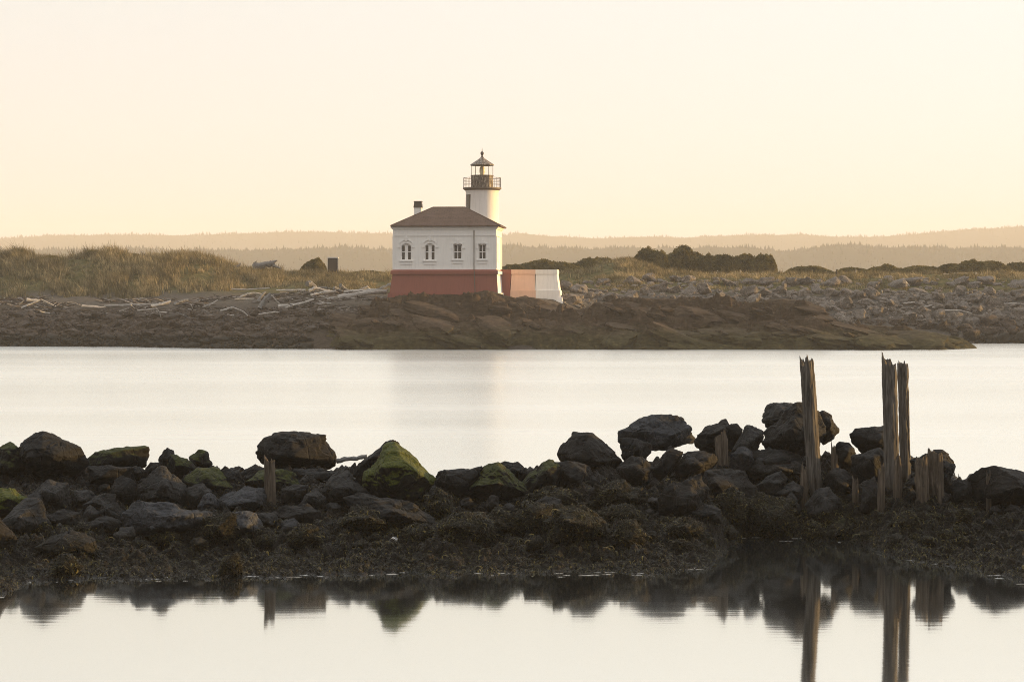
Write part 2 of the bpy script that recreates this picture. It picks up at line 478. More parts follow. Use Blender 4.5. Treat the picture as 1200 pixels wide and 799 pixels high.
def sheet(name, x0, x1, y0, y1, z, mat, nx=2, ny=2):
    X, Y = np.meshgrid(np.linspace(x0, x1, nx), np.linspace(y0, y1, ny))
    V = np.stack([X.ravel(), Y.ravel(), np.full(X.size, z)], 1)
    o = mk(name, V, grid_mesh(nx, ny), mat)
    return tag(o, kind='structure')
sheet('water', -600, 600, -60, 262, 0.0, M['water'])
sheet('riverbed', -600, 600, -60, 262, -1.3, M['shore'])
sheet('ground', -2500, 2500, 258, 6200, 2.6, M['ground'])

HILL_A = [(-400,283),(0,279),(60,275),(150,274),(230,274),(340,270.5),(455,272),(588,275),(610,272),(650,276),(700,278),(740,276),(800,277),(880,274),(940,273),(1000,277),(1040,276),(1100,270),(1150,267),(1200,264),(1600,262)]
HILL_B = [(-400,293),(0,292.5),(100,291),(165,290),(250,292),(330,291),(400,289),(455,291),(600,287),(660,290),(740,289),(860,289),(930,292),(980,285),(1040,289),(1200,290),(1600,290)]
def hill(tbl, Yr, depth, drop):
    px = np.arange(-380, 1581, 8.0)
    top = np.interp(px, *zip(*tbl)) + drop
    top = top + 1.1 * fbm(np.stack([px * .03, px * 0 + Yr, px * 0], 1), 4, 12)
    zr = CZ - (top - HZ) / F * Yr
    rows = [(-1.0, .0), (-.8, .22), (-.55, .52), (-.3, .80), (-.12, .95), (0, 1.0), (.3, .97), (1.0, .6), (1.6, 0)]
    V = []
    for t, k in rows:
        Y = Yr + t * depth
        x = (px - 600) / F * Yr * (1 + .0 * t)
        z = 2.0 + (zr - 2.0) * k + (fbm(np.stack([x * .004, np.full_like(x, Y * .004), x * 0], 1), 3, 5) * 6 if 0 < k < 1 else 0)
        V.append(np.stack([x, np.full_like(x, Y), z], 1))
    V = np.concatenate(V)
    o = mk('hills', V, grid_mesh(len(px), len(rows)), M['hill'])
    return tag(o, kind='structure')
YA, YB = 5200.0, 2800.0
hill(HILL_A, YA, 900, 1.6)
hill(HILL_B, YB, 500, 2.6)

def conifers(name, tbl, Yr, depth, drop, n, hr, label):
    """tree line: many little spires on one far wooded ridge"""
    px = rng.uniform(-120, 1320, n)
    t = np.where(rng.random(n) < .6, rng.uniform(-.12, .04, n), rng.uniform(-.8, 0, n))
    top = np.interp(px, *zip(*tbl)) + drop
    top = top + 1.1 * fbm(np.stack([px * .03, px * 0 + Yr, px * 0], 1), 4, 12)
    zr = CZ - (top - HZ) / F * Yr
    k = np.interp(t, [-1, -.8, -.55, -.3, -.12, 0, .3], [0, .22, .52, .80, .95, 1, .97])
    base = np.stack([(px - 600) / F * Yr, Yr + t * depth, 2 + (zr - 2) * k - 2.0], 1)
    h = rng.uniform(hr[0], hr[1], n) ** 1.0 * (1 + .6 * (rng.random(n) < .12))
    clump = fbm(np.stack([px * .08, px * 0, px * 0], 1), 3, 3)
    h *= 1 + .5 * clump
    r = h * rng.uniform(.16, .30, n)
    ns = 5
    V = []; Fc = []
    a = np.arange(ns) * 2 * math.pi / ns
    for tier, (z0, z1, rr) in enumerate(((0, .62, 1.0), (.4, 1.0, .62))):
        ring = base[:, None, :] + np.stack([np.cos(a)[None] * (r * rr)[:, None], np.sin(a)[None] * (r * rr)[:, None], (h * z0)[:, None] + 0 * a[None]], -1)
        tip = base + np.stack([0 * h, 0 * h, h * z1], -1)
        V.append(np.concatenate([ring, tip[:, None]], 1).reshape(-1, 3))
        b = np.arange(n)[:, None] * (ns + 1) + tier * n * (ns + 1)
        for q in range(ns):
            Fc.append(np.concatenate([b + q, b + (q + 1) % ns, b + ns], 1))
    o = mk(name, np.concatenate(V), np.concatenate(Fc), M['conifer'], smooth=False)
    return tag(o, label, 'forest', kind='stuff')
conifers('forest', HILL_A, YA, 900, 1.6, 11000, (3.0, 7), 'far hazy conifer forest along the highest ridge')
conifers('forest', HILL_B, YB, 500, 2.6, 19000, (2.4, 5.6), 'hazy conifer forest along the lower wooded ridge')

hz = MB().box(-2600, 2600, -70, 6300, -2.3, 205).build('haze', bpy.data.materials.new('haze'))
hm = hz.data.materials[0]; hm.use_nodes = True; hm.node_tree.nodes.clear()
pv = hm.node_tree.nodes.new('ShaderNodeVolumePrincipled')
pv.inputs['Color'].default_value = (1.0, .965, .91, 1)
pv.inputs['Density'].default_value = HAZE_DENSITY
pv.inputs['Anisotropy'].default_value = 0.0
ho = hm.node_tree.nodes.new('ShaderNodeOutputMaterial')
hm.node_tree.links.new(pv.outputs[0], ho.inputs['Volume'])
tag(hz, 'thin warm evening haze over the estuary', 'haze', kind='stuff')

# ------------------------------------------------------------------ far bank terrain
DUNE = [(-300,305),(0,305),(30,301),(60,304),(100,297),(130,300),(165,305),(190,304),(215,302),(240,305),(255,310),(275,315),(300,319),(330,321),(455,321),(600,323),(680,318),(710,309),(735,304),(755,307),(780,320),(900,320),(1000,321),(1200,319),(1500,318)]
BANK = {  # photo column: five (row, distance) stations from the waterline up to the dune crest
    -300: [(405,208),(375,213),(357,218),(349,226),(305,250)],
    0:    [(406,206),(375,212),(357,218),(349,226),(305,250)],
    150:  [(407,204),(378,209),(359,215),(349,224),(305,250)],
    260:  [(409,197),(376,204),(361,210),(341,226),(314,252)],
    300:  [(409,197),(374,204),(356,213),(339,228),(319,252)],
    455:  [(410,194),(376,202),(354,209),(341,226),(320,250)],
    620:  [(410,194),(380,202),(354,210),(341,226),(323,250)],
    700:  [(406,206),(375,213),(347,222),(329,232),(321,252)],
    900:  [(403,215),(370,221),(346,227),(327,236),(320,256)],
    1200: [(402,219),(372,224),(348,229),(327,238),(318,258)],
    1500: [(402,219),(372,224),(348,229),(327,238),(318,258)]}
bk = sorted(BANK)
def bank_st(px):
    px = np.asarray(px, float)
    st = []
    for i in range(5):
        py = np.interp(px, bk, [BANK[k][i][0] for k in bk]); Y = np.interp(px, bk, [BANK[k][i][1] for k in bk])
        if i == 4: py = np.interp(px, *zip(*DUNE)) + 2.5
        st.append((Y, CZ - (py - HZ) / F * Y))
    return st
def bank_pt(px, s):
    """point on the far bank at photo column px and station s (0 waterline .. 4 dune crest, below 0 under water, up to 6 behind)"""
    px = np.asarray(px, float); s = np.asarray(s, float)
    st = bank_st(px)
    Ys = [st[0][0] - 8] + [a for a, b in st] + [st[4][0] + 7, st[4][0] + 34]
    Zs = [np.full_like(px, -1.6)] + [b for a, b in st] + [st[4][1] - .25, np.full_like(px, 2.2)]
    Y = np.zeros_like(px); Z = np.zeros_like(px)
    for i in range(len(Ys) - 1):
        m = (s >= i - 1) & (s <= i)
        u = (s - (i - 1))[m]
        Y[m] = (Ys[i] + (Ys[i + 1] - Ys[i]) * 0)[m] + u * (Ys[i + 1] - Ys[i])[m]
        if i in (3, 4, 5): u = u * u * (3 - 2 * u) if i == 4 else u
        Z[m] = Zs[i][m] + u * (Zs[i + 1] - Zs[i])[m]
    X = (px - 600) / F * Y
    n = fbm(np.stack([X * .22, Y * .22, X * 0], 1), 4, 11)
    dune = np.clip(s - 2.8, 0, 1) * np.clip(5.2 - s, 0, 1)
    left = np.clip((330 - px) / 120, .35, 1)
    Z = Z + n * (.22 + 1.15 * dune * left * (1 - .65 * np.exp(-((s - 4) / .25) ** 2)))
    return X, Y, Z
pxs = np.arange(-260, 1461, 3.0)
ss = np.concatenate([np.linspace(-1, 0, 6)[:-1], np.linspace(0, 3, 40)[:-1], np.linspace(3, 5, 40)[:-1], np.linspace(5, 6, 10)])
PX, SS = np.meshgrid(pxs, ss)
X, Y, Z = bank_pt(PX.ravel(), SS.ravel())
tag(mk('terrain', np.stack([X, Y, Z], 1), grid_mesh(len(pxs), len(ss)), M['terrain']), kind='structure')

# bedrock outcrop under the lighthouse
TOP = [(360,392),(400,377),(425,366),(440,354),(455,350.5),(500,349),(545,347.5),(560,343),(572,342),(582,345),(592,349),(604,352),(615,350),(632,351),(645,356),(660,358),(680,361),(700,358),(720,354),(745,351.5),(780,350),(830,352.5),(862,357),(880,361),(895,356),(915,351),(945,352),(958,358),(970,368),(985,377),(1020,381),(1060,385),(1100,390),(1125,396),(1138,403),(1146,410)]
px_o = np.arange(356, 1148, 1.6)
top = np.interp(px_o, *zip(*TOP))
tt = np.concatenate([np.linspace(-.12, 1, 120), np.linspace(1, 1.5, 14)[1:]])
V = []
Yw = np.interp(px_o, [356, 420, 900, 1060, 1146], [197, 193.5, 193.5, 194, 195.5])
Yt = np.interp(px_o, [356, 430, 470, 640, 680, 900, 980, 1146], [203, 207, 208.6, 208.6, 208, 207, 203, 199])
zt = CZ - (top - HZ) / F * Yt
for t in tt:
    u = np.clip(t, 0, 1)
    Y = Yw + (Yt - Yw) * t
    if t <= 1:
        prof = .62 * u + .38 * (1 - (1 - u) ** 2.2)
        z = zt * prof if t >= 0 else zt * 0 + t * 9
    else:
        z = zt - (t - 1) * 2 * (zt + .8) if t > 1.08 else zt - .0 * t
    X = (px_o - 600) / F * Y
    q = np.stack([X, Y, z], 1)
    n1 = fbm(q * np.array([.16, .30, .30]), 5, 21); n2 = ridged(q * np.array([.11, .40, .10]) + n1[:, None] * .9, 3, 31) - .66
    env = (1 - .86 * np.clip((u - .80) / .2, 0, 1)) * np.clip(.35 + u * 1.4, 0, 1)
    if t > 1: env = .14
    n3 = ridged(q * np.array([.6, 1.1, .6]) + n1[:, None] * 1.2, 4, 37) - .66
    z = z + (n1 * 1.5 + n2 * 4.6 + n3 * 1.1) * env * np.clip(zt / 3.2, .18, 1)
    if t <= 1:
        wv = n1 * 1.6 + X * .035
        a = (z + wv) / .62; fr = a - np.floor(a)
        zs = (np.floor(a) + np.clip((fr - .30) / .38, 0, 1) ** 1.3) * .62 - wv
        k_ = .25 * np.clip((1 - u) / .15, 0, 1) * np.clip((u + .05) / .12, 0, 1)
        z = z * (1 - k_) + zs * k_
    V.append(np.stack([X, Y, z], 1))
OUT_V, OUT_F = V, grid_mesh(len(px_o), len(tt))
def outcrop_row(px): return np.interp(px, *zip(*TOP), left=999, right=999)

# ------------------------------------------------------------------ lighthouse
ALPHA = math.radians(-4.2)
K = 210 / F
X0 = (521 - 600) * K
Z0 = 4.2
root = empty('lighthouse', (X0, 210, Z0), ALPHA)
tag(root, 'white and red lighthouse with square keeper building and short round tower', 'lighthouse')
lx = lambda px: (px - 521) * K
lz = lambda py, Y=210: CZ - (py - HZ) / F * Y - Z0
# plinth
HW, DEP = 5.06, 6.6
pl = MB()
pl.frustum((-HW - .46, HW + .30, -.42, DEP + .42, lz(354)), (-HW - .10, HW + .10, -.10, DEP + .1, lz(321)))
pl.box(-HW - .26, HW + .24, -.27, DEP + .26, lz(321.3), lz(317.6))
pl.frustum((-HW - .26, HW + .24, -.27, DEP + .26, lz(317.6)), (-HW - .06, HW + .06, -.06, DEP + .06, lz(316)))
pl.box(-HW - .52, HW + .40, -.50, DEP + .5, lz(356), lz(343.5))
plo = pl.build('plinth', M['red'], root)
pe = MB()                                      # the end of the plinth is painted white
pe.add([(HW + .315, -.425, lz(353)), (HW + .315, DEP, lz(353)), (HW + .112, DEP, lz(321.4)), (HW + .112, -.10, lz(321.4)),
        (HW + .20, -.40, lz(353)), (HW + .20, DEP, lz(353)), (HW + .0, DEP, lz(321.4)), (HW + .0, -.08, lz(321.4))],
       [(0, 1, 2, 3), (7, 6, 5, 4), (0, 3, 7, 4), (1, 5, 6, 2), (3, 2, 6, 7), (0, 4, 5, 1)])
pe.box(HW + .20, HW + .256, -.272, DEP, lz(321.35), lz(317.5)); pe.box(HW + .30, HW + .42, -.502, DEP, lz(356), lz(343.4))
pe.build('plinth_end', M['white'], plo)
# front wall with openings
ZB, ZT = lz(316.4), lz(266)
wins = [(475.7, 469.6, 481.8, 305, 285.2, True), (503.6, 497.5, 509.7, 305, 285.2, True), (536.2, 531.4, 541.2, 304, 286.5, False), (565.2, 560.9, 569.8, 304, 286.5, False)]
wall = MB()
xs = sorted({-HW, HW} | {lx(w[1]) for w in wins} | {lx(w[2]) for w in wins})
REC = .28
for a, b in zip(xs[:-1], xs[1:]):
    hole = [w for w in wins if abs(lx(w[1]) - a) < 1e-6]
    if hole:
        w = hole[0]; z0, z1 = lz(w[3]), lz(w[4])
        wall.box(a, b, 0, REC + .05, ZB, z0); wall.box(a, b, 0, REC + .05, z1, ZT)
        if w[5]:
            hw_ = (b - a) / 2; rise = .36; cxm = (a + b) / 2
            R_ = (hw_ ** 2 + rise ** 2) / (2 * rise)
            arc = [(cxm + hw_ * u, z1 - R_ + math.sqrt(R_ ** 2 - (hw_ * u) ** 2)) for u in np.linspace(-1, 0, 7)]
            wall.prism([(a, z1 + .002)] + arc, .001, REC + .04)
            wall.prism([(b, z1 + .002)] + [(2 * cxm - x, z) for x, z in arc][::-1][0:0] + [(2 * cxm - x, z) for x, z in arc[::-1]][::-1][::-1], .001, REC + .04)
    else:
        wall.box(a, b, 0, REC + .05, ZB, ZT)
wall.box(-HW, HW, REC + .05, DEP, ZB, ZT)
wall.build('wall', M['white'], root)
# corner pilasters, frieze, cornice
tr = MB()
for sx in (-1, 1):
    tr.box(sx * HW - (.05 if sx > 0 else .10), sx * HW + (.10 if sx > 0 else .05), -.045, .30, ZB + .1, lz(277))
    tr.box(sx * HW - (.05 if sx > 0 else .10), sx * HW + (.10 if sx > 0 else .05), DEP - .6, DEP + .04, ZB + .1, lz(277))
tr.box(-HW - .07, HW + .07, -.07, DEP + .07, lz(276.6), lz(275.2))
tr.box(-HW - .05, HW + .05, -.05, DEP + .05, lz(275.2), lz(268.6))
tr.box(-HW - .16, HW + .16, -.16, DEP + .16, lz(268.6), lz(267.2))
tr.box(-HW - .26, HW + .26, -.26, DEP + .26, lz(267.2), lz(265.9))
tr.box(-HW - .03, HW + .03, -.03, DEP + .03, ZB + .02, ZB + .16)
tr.build('cornice', M['trim'], root)
# blind window on the sunlit end wall
sw = MB(); sw.box(HW - .01, HW + .06, 2.2, 3.7, lz(306), lz(284)); sw.build('side_window', M['trim'], root)
# windows
for cx_, l_, r_, zb_, zt_, arch in wins:
    a, b, z0, z1 = lx(l_), lx(r_), lz(zb_), lz(zt_)
    w = MB(); y0, y1 = REC - .10, REC - .02
    t = .075
    w.box(a, a + t, y0, y1, z0, z1 - .1); w.box(b - t, b, y0, y1, z0, z1 - .1)
    w.box(a + t, b - t, y0, y1, z0, z0 + t); w.box(a + t, b - t, y0, y1, z1 - .22 if arch else z1 - t, z1 - .004)
    cxm = (a + b) / 2
    if arch:                                   # two narrow casements with a broad white post between
        w.box(cxm - .16, cxm + .16, y0 + .005, y1 - .005, z0 + t, z1 - .22)
        w.box(a + t, cxm - .16, y0 + .02, y1 - .01, (z0 + z1) / 2 - .03, (z0 + z1) / 2 + .03); w.box(cxm + .16, b - t, y0 + .02, y1 - .01, (z0 + z1) / 2 - .03, (z0 + z1) / 2 + .03)
    else:
        w.box(cxm - .035, cxm + .035, y0 + .01, y1 - .01, z0 + t, z1 - t)
        w.box(a + t, cxm - .035, y0 + .02, y1 - .01, (z0 + z1) / 2 - .04, (z0 + z1) / 2 + .04); w.box(cxm + .035, b - t, y0 + .02, y1 - .01, (z0 + z1) / 2 - .04, (z0 + z1) / 2 + .04)
    fr = w.build('window', M['trim'], root)
    MB().box(a + .02, b - .02, REC - .015, REC + .02, z0 + .02, z1 - .02).build('pane', M['pane'], fr)
    s = MB(); s.box(a - .14, b + .14, -.12, .10, z0 - .13, z0 - .003); s.box(a - .06, b + .06, -.05, .02, z0 - .42, z0 - .13)
    s.build('sill', M['trim'], fr)
    h = MB(); q = .10
    h.box(a - .30, a - .04, -.075, .02, z1 - .42, z1 - .30); h.box(b + .04, b + .30, -.075, .02, z1 - .42, z1 - .30)
    h.box(a - .14, a - .04, -.07, .02, z1 - .30, z1 - .02); h.box(b + .04, b + .14, -.07, .02, z1 - .30, z1 - .02)
    n = 8; hw_ = (b - a) / 2 + .14
    for i in range(n):
        u0, u1 = -1 + 2 * i / n, -1 + 2 * (i + 1) / n
        rs = .34 if arch else .14
        f0 = z1 - .02 + rs * (1 - u0 * u0); f1 = z1 - .02 + rs * (1 - u1 * u1)
        h.add([(cxm + hw_ * u0, -.07, f0 - .0), (cxm + hw_ * u1, -.07, f1), (cxm + hw_ * u1, -.07, f1 + .12), (cxm + hw_ * u0, -.07, f0 + .12),
               (cxm + hw_ * u0, .02, f0), (cxm + hw_ * u1, .02, f1), (cxm + hw_ * u1, .02, f1 + .12), (cxm + hw_ * u0, .02, f0 + .12)],
              [(0, 1, 2, 3), (7, 6, 5, 4), (0, 4, 5, 1), (3, 2, 6, 7), (1, 5, 6, 2), (0, 3, 7, 4)])
    tk = z1 + (.34 if arch else .16)
    h.frustum((cxm - .07, cxm + .07, -.12, .02, tk - .12), (cxm - .12, cxm + .12, -.13, .02, tk + .26))
    h.box(cxm - .05, cxm + .05, -.10, .02, tk + .26, tk + .38)
    h.build('hood', M['trim'], fr)
# roof
e0, e1 = lx(457.8), lx(585.8) + .1
zr, ze = lz(243, 213.5), lz(265.7)
r0, r1 = lx(503), lx(541)
rm = MB()
ey0, ey1, ry = -.44, DEP + .44, DEP / 2
rm.add([(e0, ey0, ze), (e1, ey0, ze), (e1, ey1, ze), (e0, ey1, ze), (e0, ey0, ze + .10), (e1, ey0, ze + .10), (e1, ey1, ze + .10), (e0, ey1, ze + .10), (r0, ry, zr), (r1, ry, zr)],
       [(0, 3, 2, 1), (0, 1, 5, 4), (1, 2, 6, 5), (2, 3, 7, 6), (3, 0, 4, 7), (4, 5, 9, 8), (5, 6, 9), (6, 7, 8, 9), (7, 4, 8)])
ro = rm.build('roof', M['roof'], root)
rd = MB()
for p0, p1 in (((r0, ry, zr), (r1, ry, zr)), ((e0, ey0, ze + .1), (r0, ry, zr)), ((e1, ey0, ze + .1), (r1, ry, zr)), ((e1, ey1, ze + .1), (r1, ry, zr))):
    rd.tube([p0, p1], .055, 5)
rd.build('ridge_cap', M['roof'], ro)
ch = MB(); cx0, cx1 = lx(477.8), lx(486.4)
ch.box(cx0, cx1, DEP - 1.6, DEP - .9, lz(262, 215), lz(243, 215))
co = ch.build('chimney', M['white'], root)
cc = MB(); cc.frustum((cx0 - .06, cx1 + .10, DEP - 1.66, DEP - .82, lz(243.2, 215)), (cx0 + .02, cx1 + .02, DEP - 1.58, DEP - .9, lz(236.5, 215)))
cc.box(cx0 - .03, cx1 + .06, DEP - 1.63, DEP - .87, lz(236.5, 215), lz(235.6, 215)); cc.build('chimney_cap', M['black'], co)
# downpipe
dp = MB(); dp.tube([(lx(555.7), -.12, lz(270)), (lx(555.7), -.12, lz(318))], .045, 6); dp.tube([(lx(556.2), -.36, lz(317.5)), (lx(557.6), -.52, lz(346))], .045, 6)
dp.build('downpipe', M['rust'], root)
# tower
YT = 219.0
ca, sa = math.cos(-ALPHA), math.sin(-ALPHA)
wx, wy = (565 - 600) / F * YT - X0, YT - 210
tx, ty = ca * wx - sa * wy, sa * wx + ca * wy
KT = YT / F
tz = lambda py: CZ - (py - HZ) * KT - Z0
tw = MB()
tw.lathe(tx, ty, [(21.2 * KT, tz(352)), (20.0 * KT, tz(262)), (19.0 * KT, tz(226)), (19.3 * KT, tz(225.4)), (19.8 * KT, tz(223.6))], 48)
to = tw.build('tower', M['white'], root, smooth=True)
ang = math.atan2(-1, 0) - math.radians(52)
sl = MB()
cw, sw_ = math.cos(ang), math.sin(ang)
def slot(mb, w, z0, z1, r0, r1):
    c = [(r0, -w), (r1, -w), (r1, w), (r0, w)]
    pts = [(tx + cw * r - sw_ * s, ty + sw_ * r + cw * s) for r, s in c]
    mb.add([(x, y, z0) for x, y in pts] + [(x, y, z1) for x, y in pts], [(0,3,2,1),(4,5,6,7),(0,1,5,4),(1,2,6,5),(2,3,7,6),(3,0,4,7)])
slot(sl, .34, tz(246), tz(228.5), 18.4 * KT, 19.55 * KT); sf = sl.build('window', M['rust'], to)
sp = MB(); slot(sp, .22, tz(245), tz(229.5), 18.4 * KT, 19.75 * KT); sp.build('pane', M['pane'], sf)
dk = MB(); dk.lathe(tx, ty, [(19.9 * KT, tz(223.6)), (21.4 * KT, tz(222.4)), (22.6 * KT, tz(221.9)), (22.6 * KT, tz(220.2)), (14 * KT, tz(220.0))], 40)
dko = dk.build('gallery_deck', M['rust'], to)
ra = MB(); rr = 21.8 * KT
for k in range(20):
    a = 2 * math.pi * k / 20
    ra.tube([(tx + rr * math.cos(a), ty + rr * math.sin(a), tz(220.2)), (tx + rr * math.cos(a), ty + rr * math.sin(a), tz(208.6))], .028, 4)
for py in (208.8, 212.4, 216.2):
    ra.tube([(tx + rr * math.cos(2 * math.pi * k / 40), ty + rr * math.sin(2 * math.pi * k / 40), tz(py)) for k in range(41)], .03 if py < 210 else .017, 4)
ra.build('gallery_railing', M['rust'], dko)
N8 = 10; a8 = math.pi / N8 + .1
mu = MB(); mu.lathe(tx, ty, [(13.6 * KT, tz(220.2)), (13.6 * KT, tz(206.6)), (14.0 * KT, tz(206.4)), (14.0 * KT, tz(205.6)), (12.6 * KT, tz(205.5))], N8, a8)
mu.build('lantern_base', M['mottle'], to)
gl = MB()
rg = 13.1 * KT
for k in range(N8):
    a, b = a8 + 2 * math.pi * k / N8, a8 + 2 * math.pi * (k + 1) / N8
    gl.add([(tx + rg * math.cos(a), ty + rg * math.sin(a), tz(205.5)), (tx + rg * math.cos(b), ty + rg * math.sin(b), tz(205.5)), (tx + rg * math.cos(b), ty + rg * math.sin(b), tz(194.2)), (tx + rg * math.cos(a), ty + rg * math.sin(a), tz(194.2))], [(0, 1, 2, 3)])
gl.build('lantern_glass', M['lantern'], to)
fm = MB()
for k in range(N8):
    a = a8 + 2 * math.pi * k / N8
    fm.tube([(tx + rg * 1.01 * math.cos(a), ty + rg * 1.01 * math.sin(a), tz(205.6)), (tx + rg * 1.01 * math.cos(a), ty + rg * 1.01 * math.sin(a), tz(194))], .024, 4)
fm.build('lantern_frame', M['rust'], to)
ln = MB(); ln.lathe(tx, ty, [(.16, tz(205.5)), (.26, tz(203)), (.29, tz(200)), (.26, tz(197)), (.14, tz(195))], 16); ln.build('lens', M['lens'], to, True)
lr_ = MB(); lr_.lathe(tx, ty, [(13.4 * KT, tz(194.4)), (14.4 * KT, tz(194.0)), (14.4 * KT, tz(193.1)), (7.2 * KT, tz(188.6)), (2.2 * KT, tz(185.0)), (2.0 * KT, tz(184.4)), (1.0 * KT, tz(184.2))], N8, a8)
lro = lr_.build('lantern_roof', M['mottle'], to)
fi = MB(); fi.lathe(tx, ty, [(1.9 * KT, tz(184.6)), (1.1 * KT, tz(183.4)), (.9 * KT, tz(182.2)), (1.7 * KT, tz(181.2)), (2.1 * KT, tz(179.8)), (1.6 * KT, tz(178.4)), (.5 * KT, tz(177.6)), (.15 * KT, tz(173.5))], 14)
fi.build('finial', M['black'], lro, True)

# masonry platform beside the lighthouse: red, salmon and white painted stretches
KP = 214.6 / F
pr = empty('masonry_platform', ((621 - 600) * KP, 214.6, Z0), ALPHA)
tag(pr, 'low battered masonry platform beside the lighthouse painted red, salmon and white', 'platform')
qx = lambda px: (px - 621) * KP
def stretch(name, mat, a_top, b_top, a_bot, b_bot, zb, yoff=0.0):
    m = MB(); zt_, zk, zc = lz(316, 214.6), lz(321.2, 214.6), lz(340.4, 214.6)
    f = lambda l, r, y, z: (qx(l), qx(r), y + yoff, 3.6, z)
    m.frustum(f(a_bot, b_bot, -.10, zc), f(a_top, b_top, .10, zk))
    m.box(qx(a_top) - .03, qx(b_top) + .05, .03 + yoff, 3.6, zk, zt_)
    m.box(qx(a_bot) - (.06 if name == 'red_wall' else .0), qx(b_bot) + .09, -.20 + yoff, 3.7, lz(zb), zc)
    return m.build(name, mat, pr)
stretch('red_wall', M['red'], 583, 598.6, 583, 597.6, 358, .004)
stretch('salmon_wall', M['salmon'], 599.4, 626.9, 598.2, 626.9, 360)
w2 = stretch('white_wall', M['white'], 627.8, 652.4, 627.4, 655.2, 362, .002)
MB().frustum((qx(650), qx(661), -.45, 3.8, lz(360)), (qx(654), qx(658.6), -.3, 3.7, lz(348))).build('footing', M['white'], w2)

# ------------------------------------------------------------------ rocks
def ico(sub):
    bm = bmesh.new(); bmesh.ops.create_icosphere(bm, subdivisions=sub, radius=1)
    bm.verts.ensure_lookup_table()
    v = np.array([x.co[:] for x in bm.verts]); f = np.array([[q.index for q in t.verts] for t in bm.faces]); bm.free()
    v /= np.linalg.norm(v, axis=1)[:, None]
    return v, f
ICO = {s: ico(s) for s in (2, 3, 4, 5, 6)}

def hull(pts):
    pts = sorted(set(map(tuple, pts)))
    def half(seq):
        o = []
        for p in seq:
            while len(o) > 1 and (o[-1][0]-o[-2][0])*(p[1]-o[-2][1]) - (o[-1][1]-o[-2][1])*(p[0]-o[-2][0]) <= 0: o.pop()
            o.append(p)
        return o
    a, b = half(pts), half(pts[::-1])
    return a[:-1] + b[:-1]

def carve(N, H, sub, dims, seed, rough=.03, k=110):
    """rounded intersection of half-spaces N.x <= H, sampled on a sphere stretched to dims"""
    D, f = ICO[sub]
    S = np.asarray(dims)
    NS = N * S; L = np.linalg.norm(NS, axis=1); NS = NS / L[:, None]; HS = H / L
    inv = (D @ NS.T) / HS[None]
    inv = np.clip(inv, 1e-3, None)
    r = 1 / (np.sum(inv ** k, axis=1) ** (1 / k))
    q = D * r[:, None]
    sc = float(np.mean(S))
    p = q * S
    n = fbm(p / sc * 2.0 + seed * 3.1, 6, seed, .62) * rough * 1.5
    n += (ridged(p / sc * np.array([1.4, 1.4, 3.2]) + seed, 4, seed + 9) - .7) * rough * 1.7
    # chipped ledges: steps of a warped coarse noise
    wq = p / sc * np.array([1.6, 1.6, 2.6]) + seed * 1.7
    a = vnoise(wq + fbm(p / sc * 4, 2, seed + 5)[:, None] * .35, seed + 3) * 2.6
    st = np.floor(a) + np.clip((a - np.floor(a)) * 5 - 2, 0, 1)
    n += st * rough * 1.35
    return p + D * (n * sc)[:, None], f

def hull_planes(pts):
    bm = bmesh.new()
    for p in pts: bm.verts.new(p)
    bmesh.ops.convex_hull(bm, input=bm.verts[:])
    bm.normal_update(); N = []; H = []
    for f in bm.faces:
        n = f.normal.copy(); h = n.dot(f.verts[0].co)
        if n.length < .5: continue
        if h < 0: n, h = -n, -h
        N.append(tuple(n)); H.append(max(h, .02))
    bm.free()
    return np.array(N), np.array(H)

def silhouette_rock(poly, Yc, seed, dfront=.6, sub=5, rough=.03, name='boulder', mat=None, top_tilt=None):
    h = hull([(px, -py) for px, py in poly])
    w = np.array([P(a, -b, Yc)[[0, 2]] for a, b in h])
    c = w.mean(0); ctr3 = np.array((c[0], Yc, c[1]))
    rel = w - c
    r = random.Random(seed)
    ext = rel.max(0) - rel.min(0)
    dep = dfront * min(ext[0], ext[1] * 1.6)
    pts = [(a[0], r.uniform(-.22, .22) * dep, a[1]) for a in rel]
    a0 = r.uniform(0, 6.28)
    for q in range(3):
        a = a0 + q * 2.09 + r.uniform(-.5, .5); k_ = r.uniform(.18, .50)
        pts.append((math.cos(a) * k_ * ext[0] * .5, -dep * r.uniform(.72, 1.05), math.sin(a) * k_ * ext[1] * .5 + .04 * ext[1]))
    for q in range(3):
        a = a0 + q * 2.09 + r.uniform(-.5, .5); k_ = r.uniform(.2, .6)
        pts.append((math.cos(a) * k_ * ext[0] * .5, dep * r.uniform(.7, 1.1), math.sin(a) * k_ * ext[1] * .5))
    N, H = hull_planes(pts)
    dims = (ext[0] / 2, max(dep, .1), ext[1] / 2)
    v, f = carve(N, H, sub, dims, seed, rough)
    zb = v[:, 2].min()
    v = v - np.array((0, 0, zb))
    return mk(name, v, f, mat, loc=(ctr3[0], ctr3[1], ctr3[2] + zb)), ext

WL = [(-250,700),(0,697),(18,690),(32,680),(100,676),(150,675),(200,677),(300,674),(400,672),(600,672),(750,671),(800,668),(832,661),(846,645),(860,634),(900,629),(1000,633),(1050,651),(1100,662),(1150,668),(1200,681),(1450,700)]
def ridge_Y(px, py):
    wl = np.interp(px, *zip(*WL)); Yw = CZ * F / (wl - HZ)
    return Yw + (wl - py) / (wl - 552.0) * (46.4 - Yw)

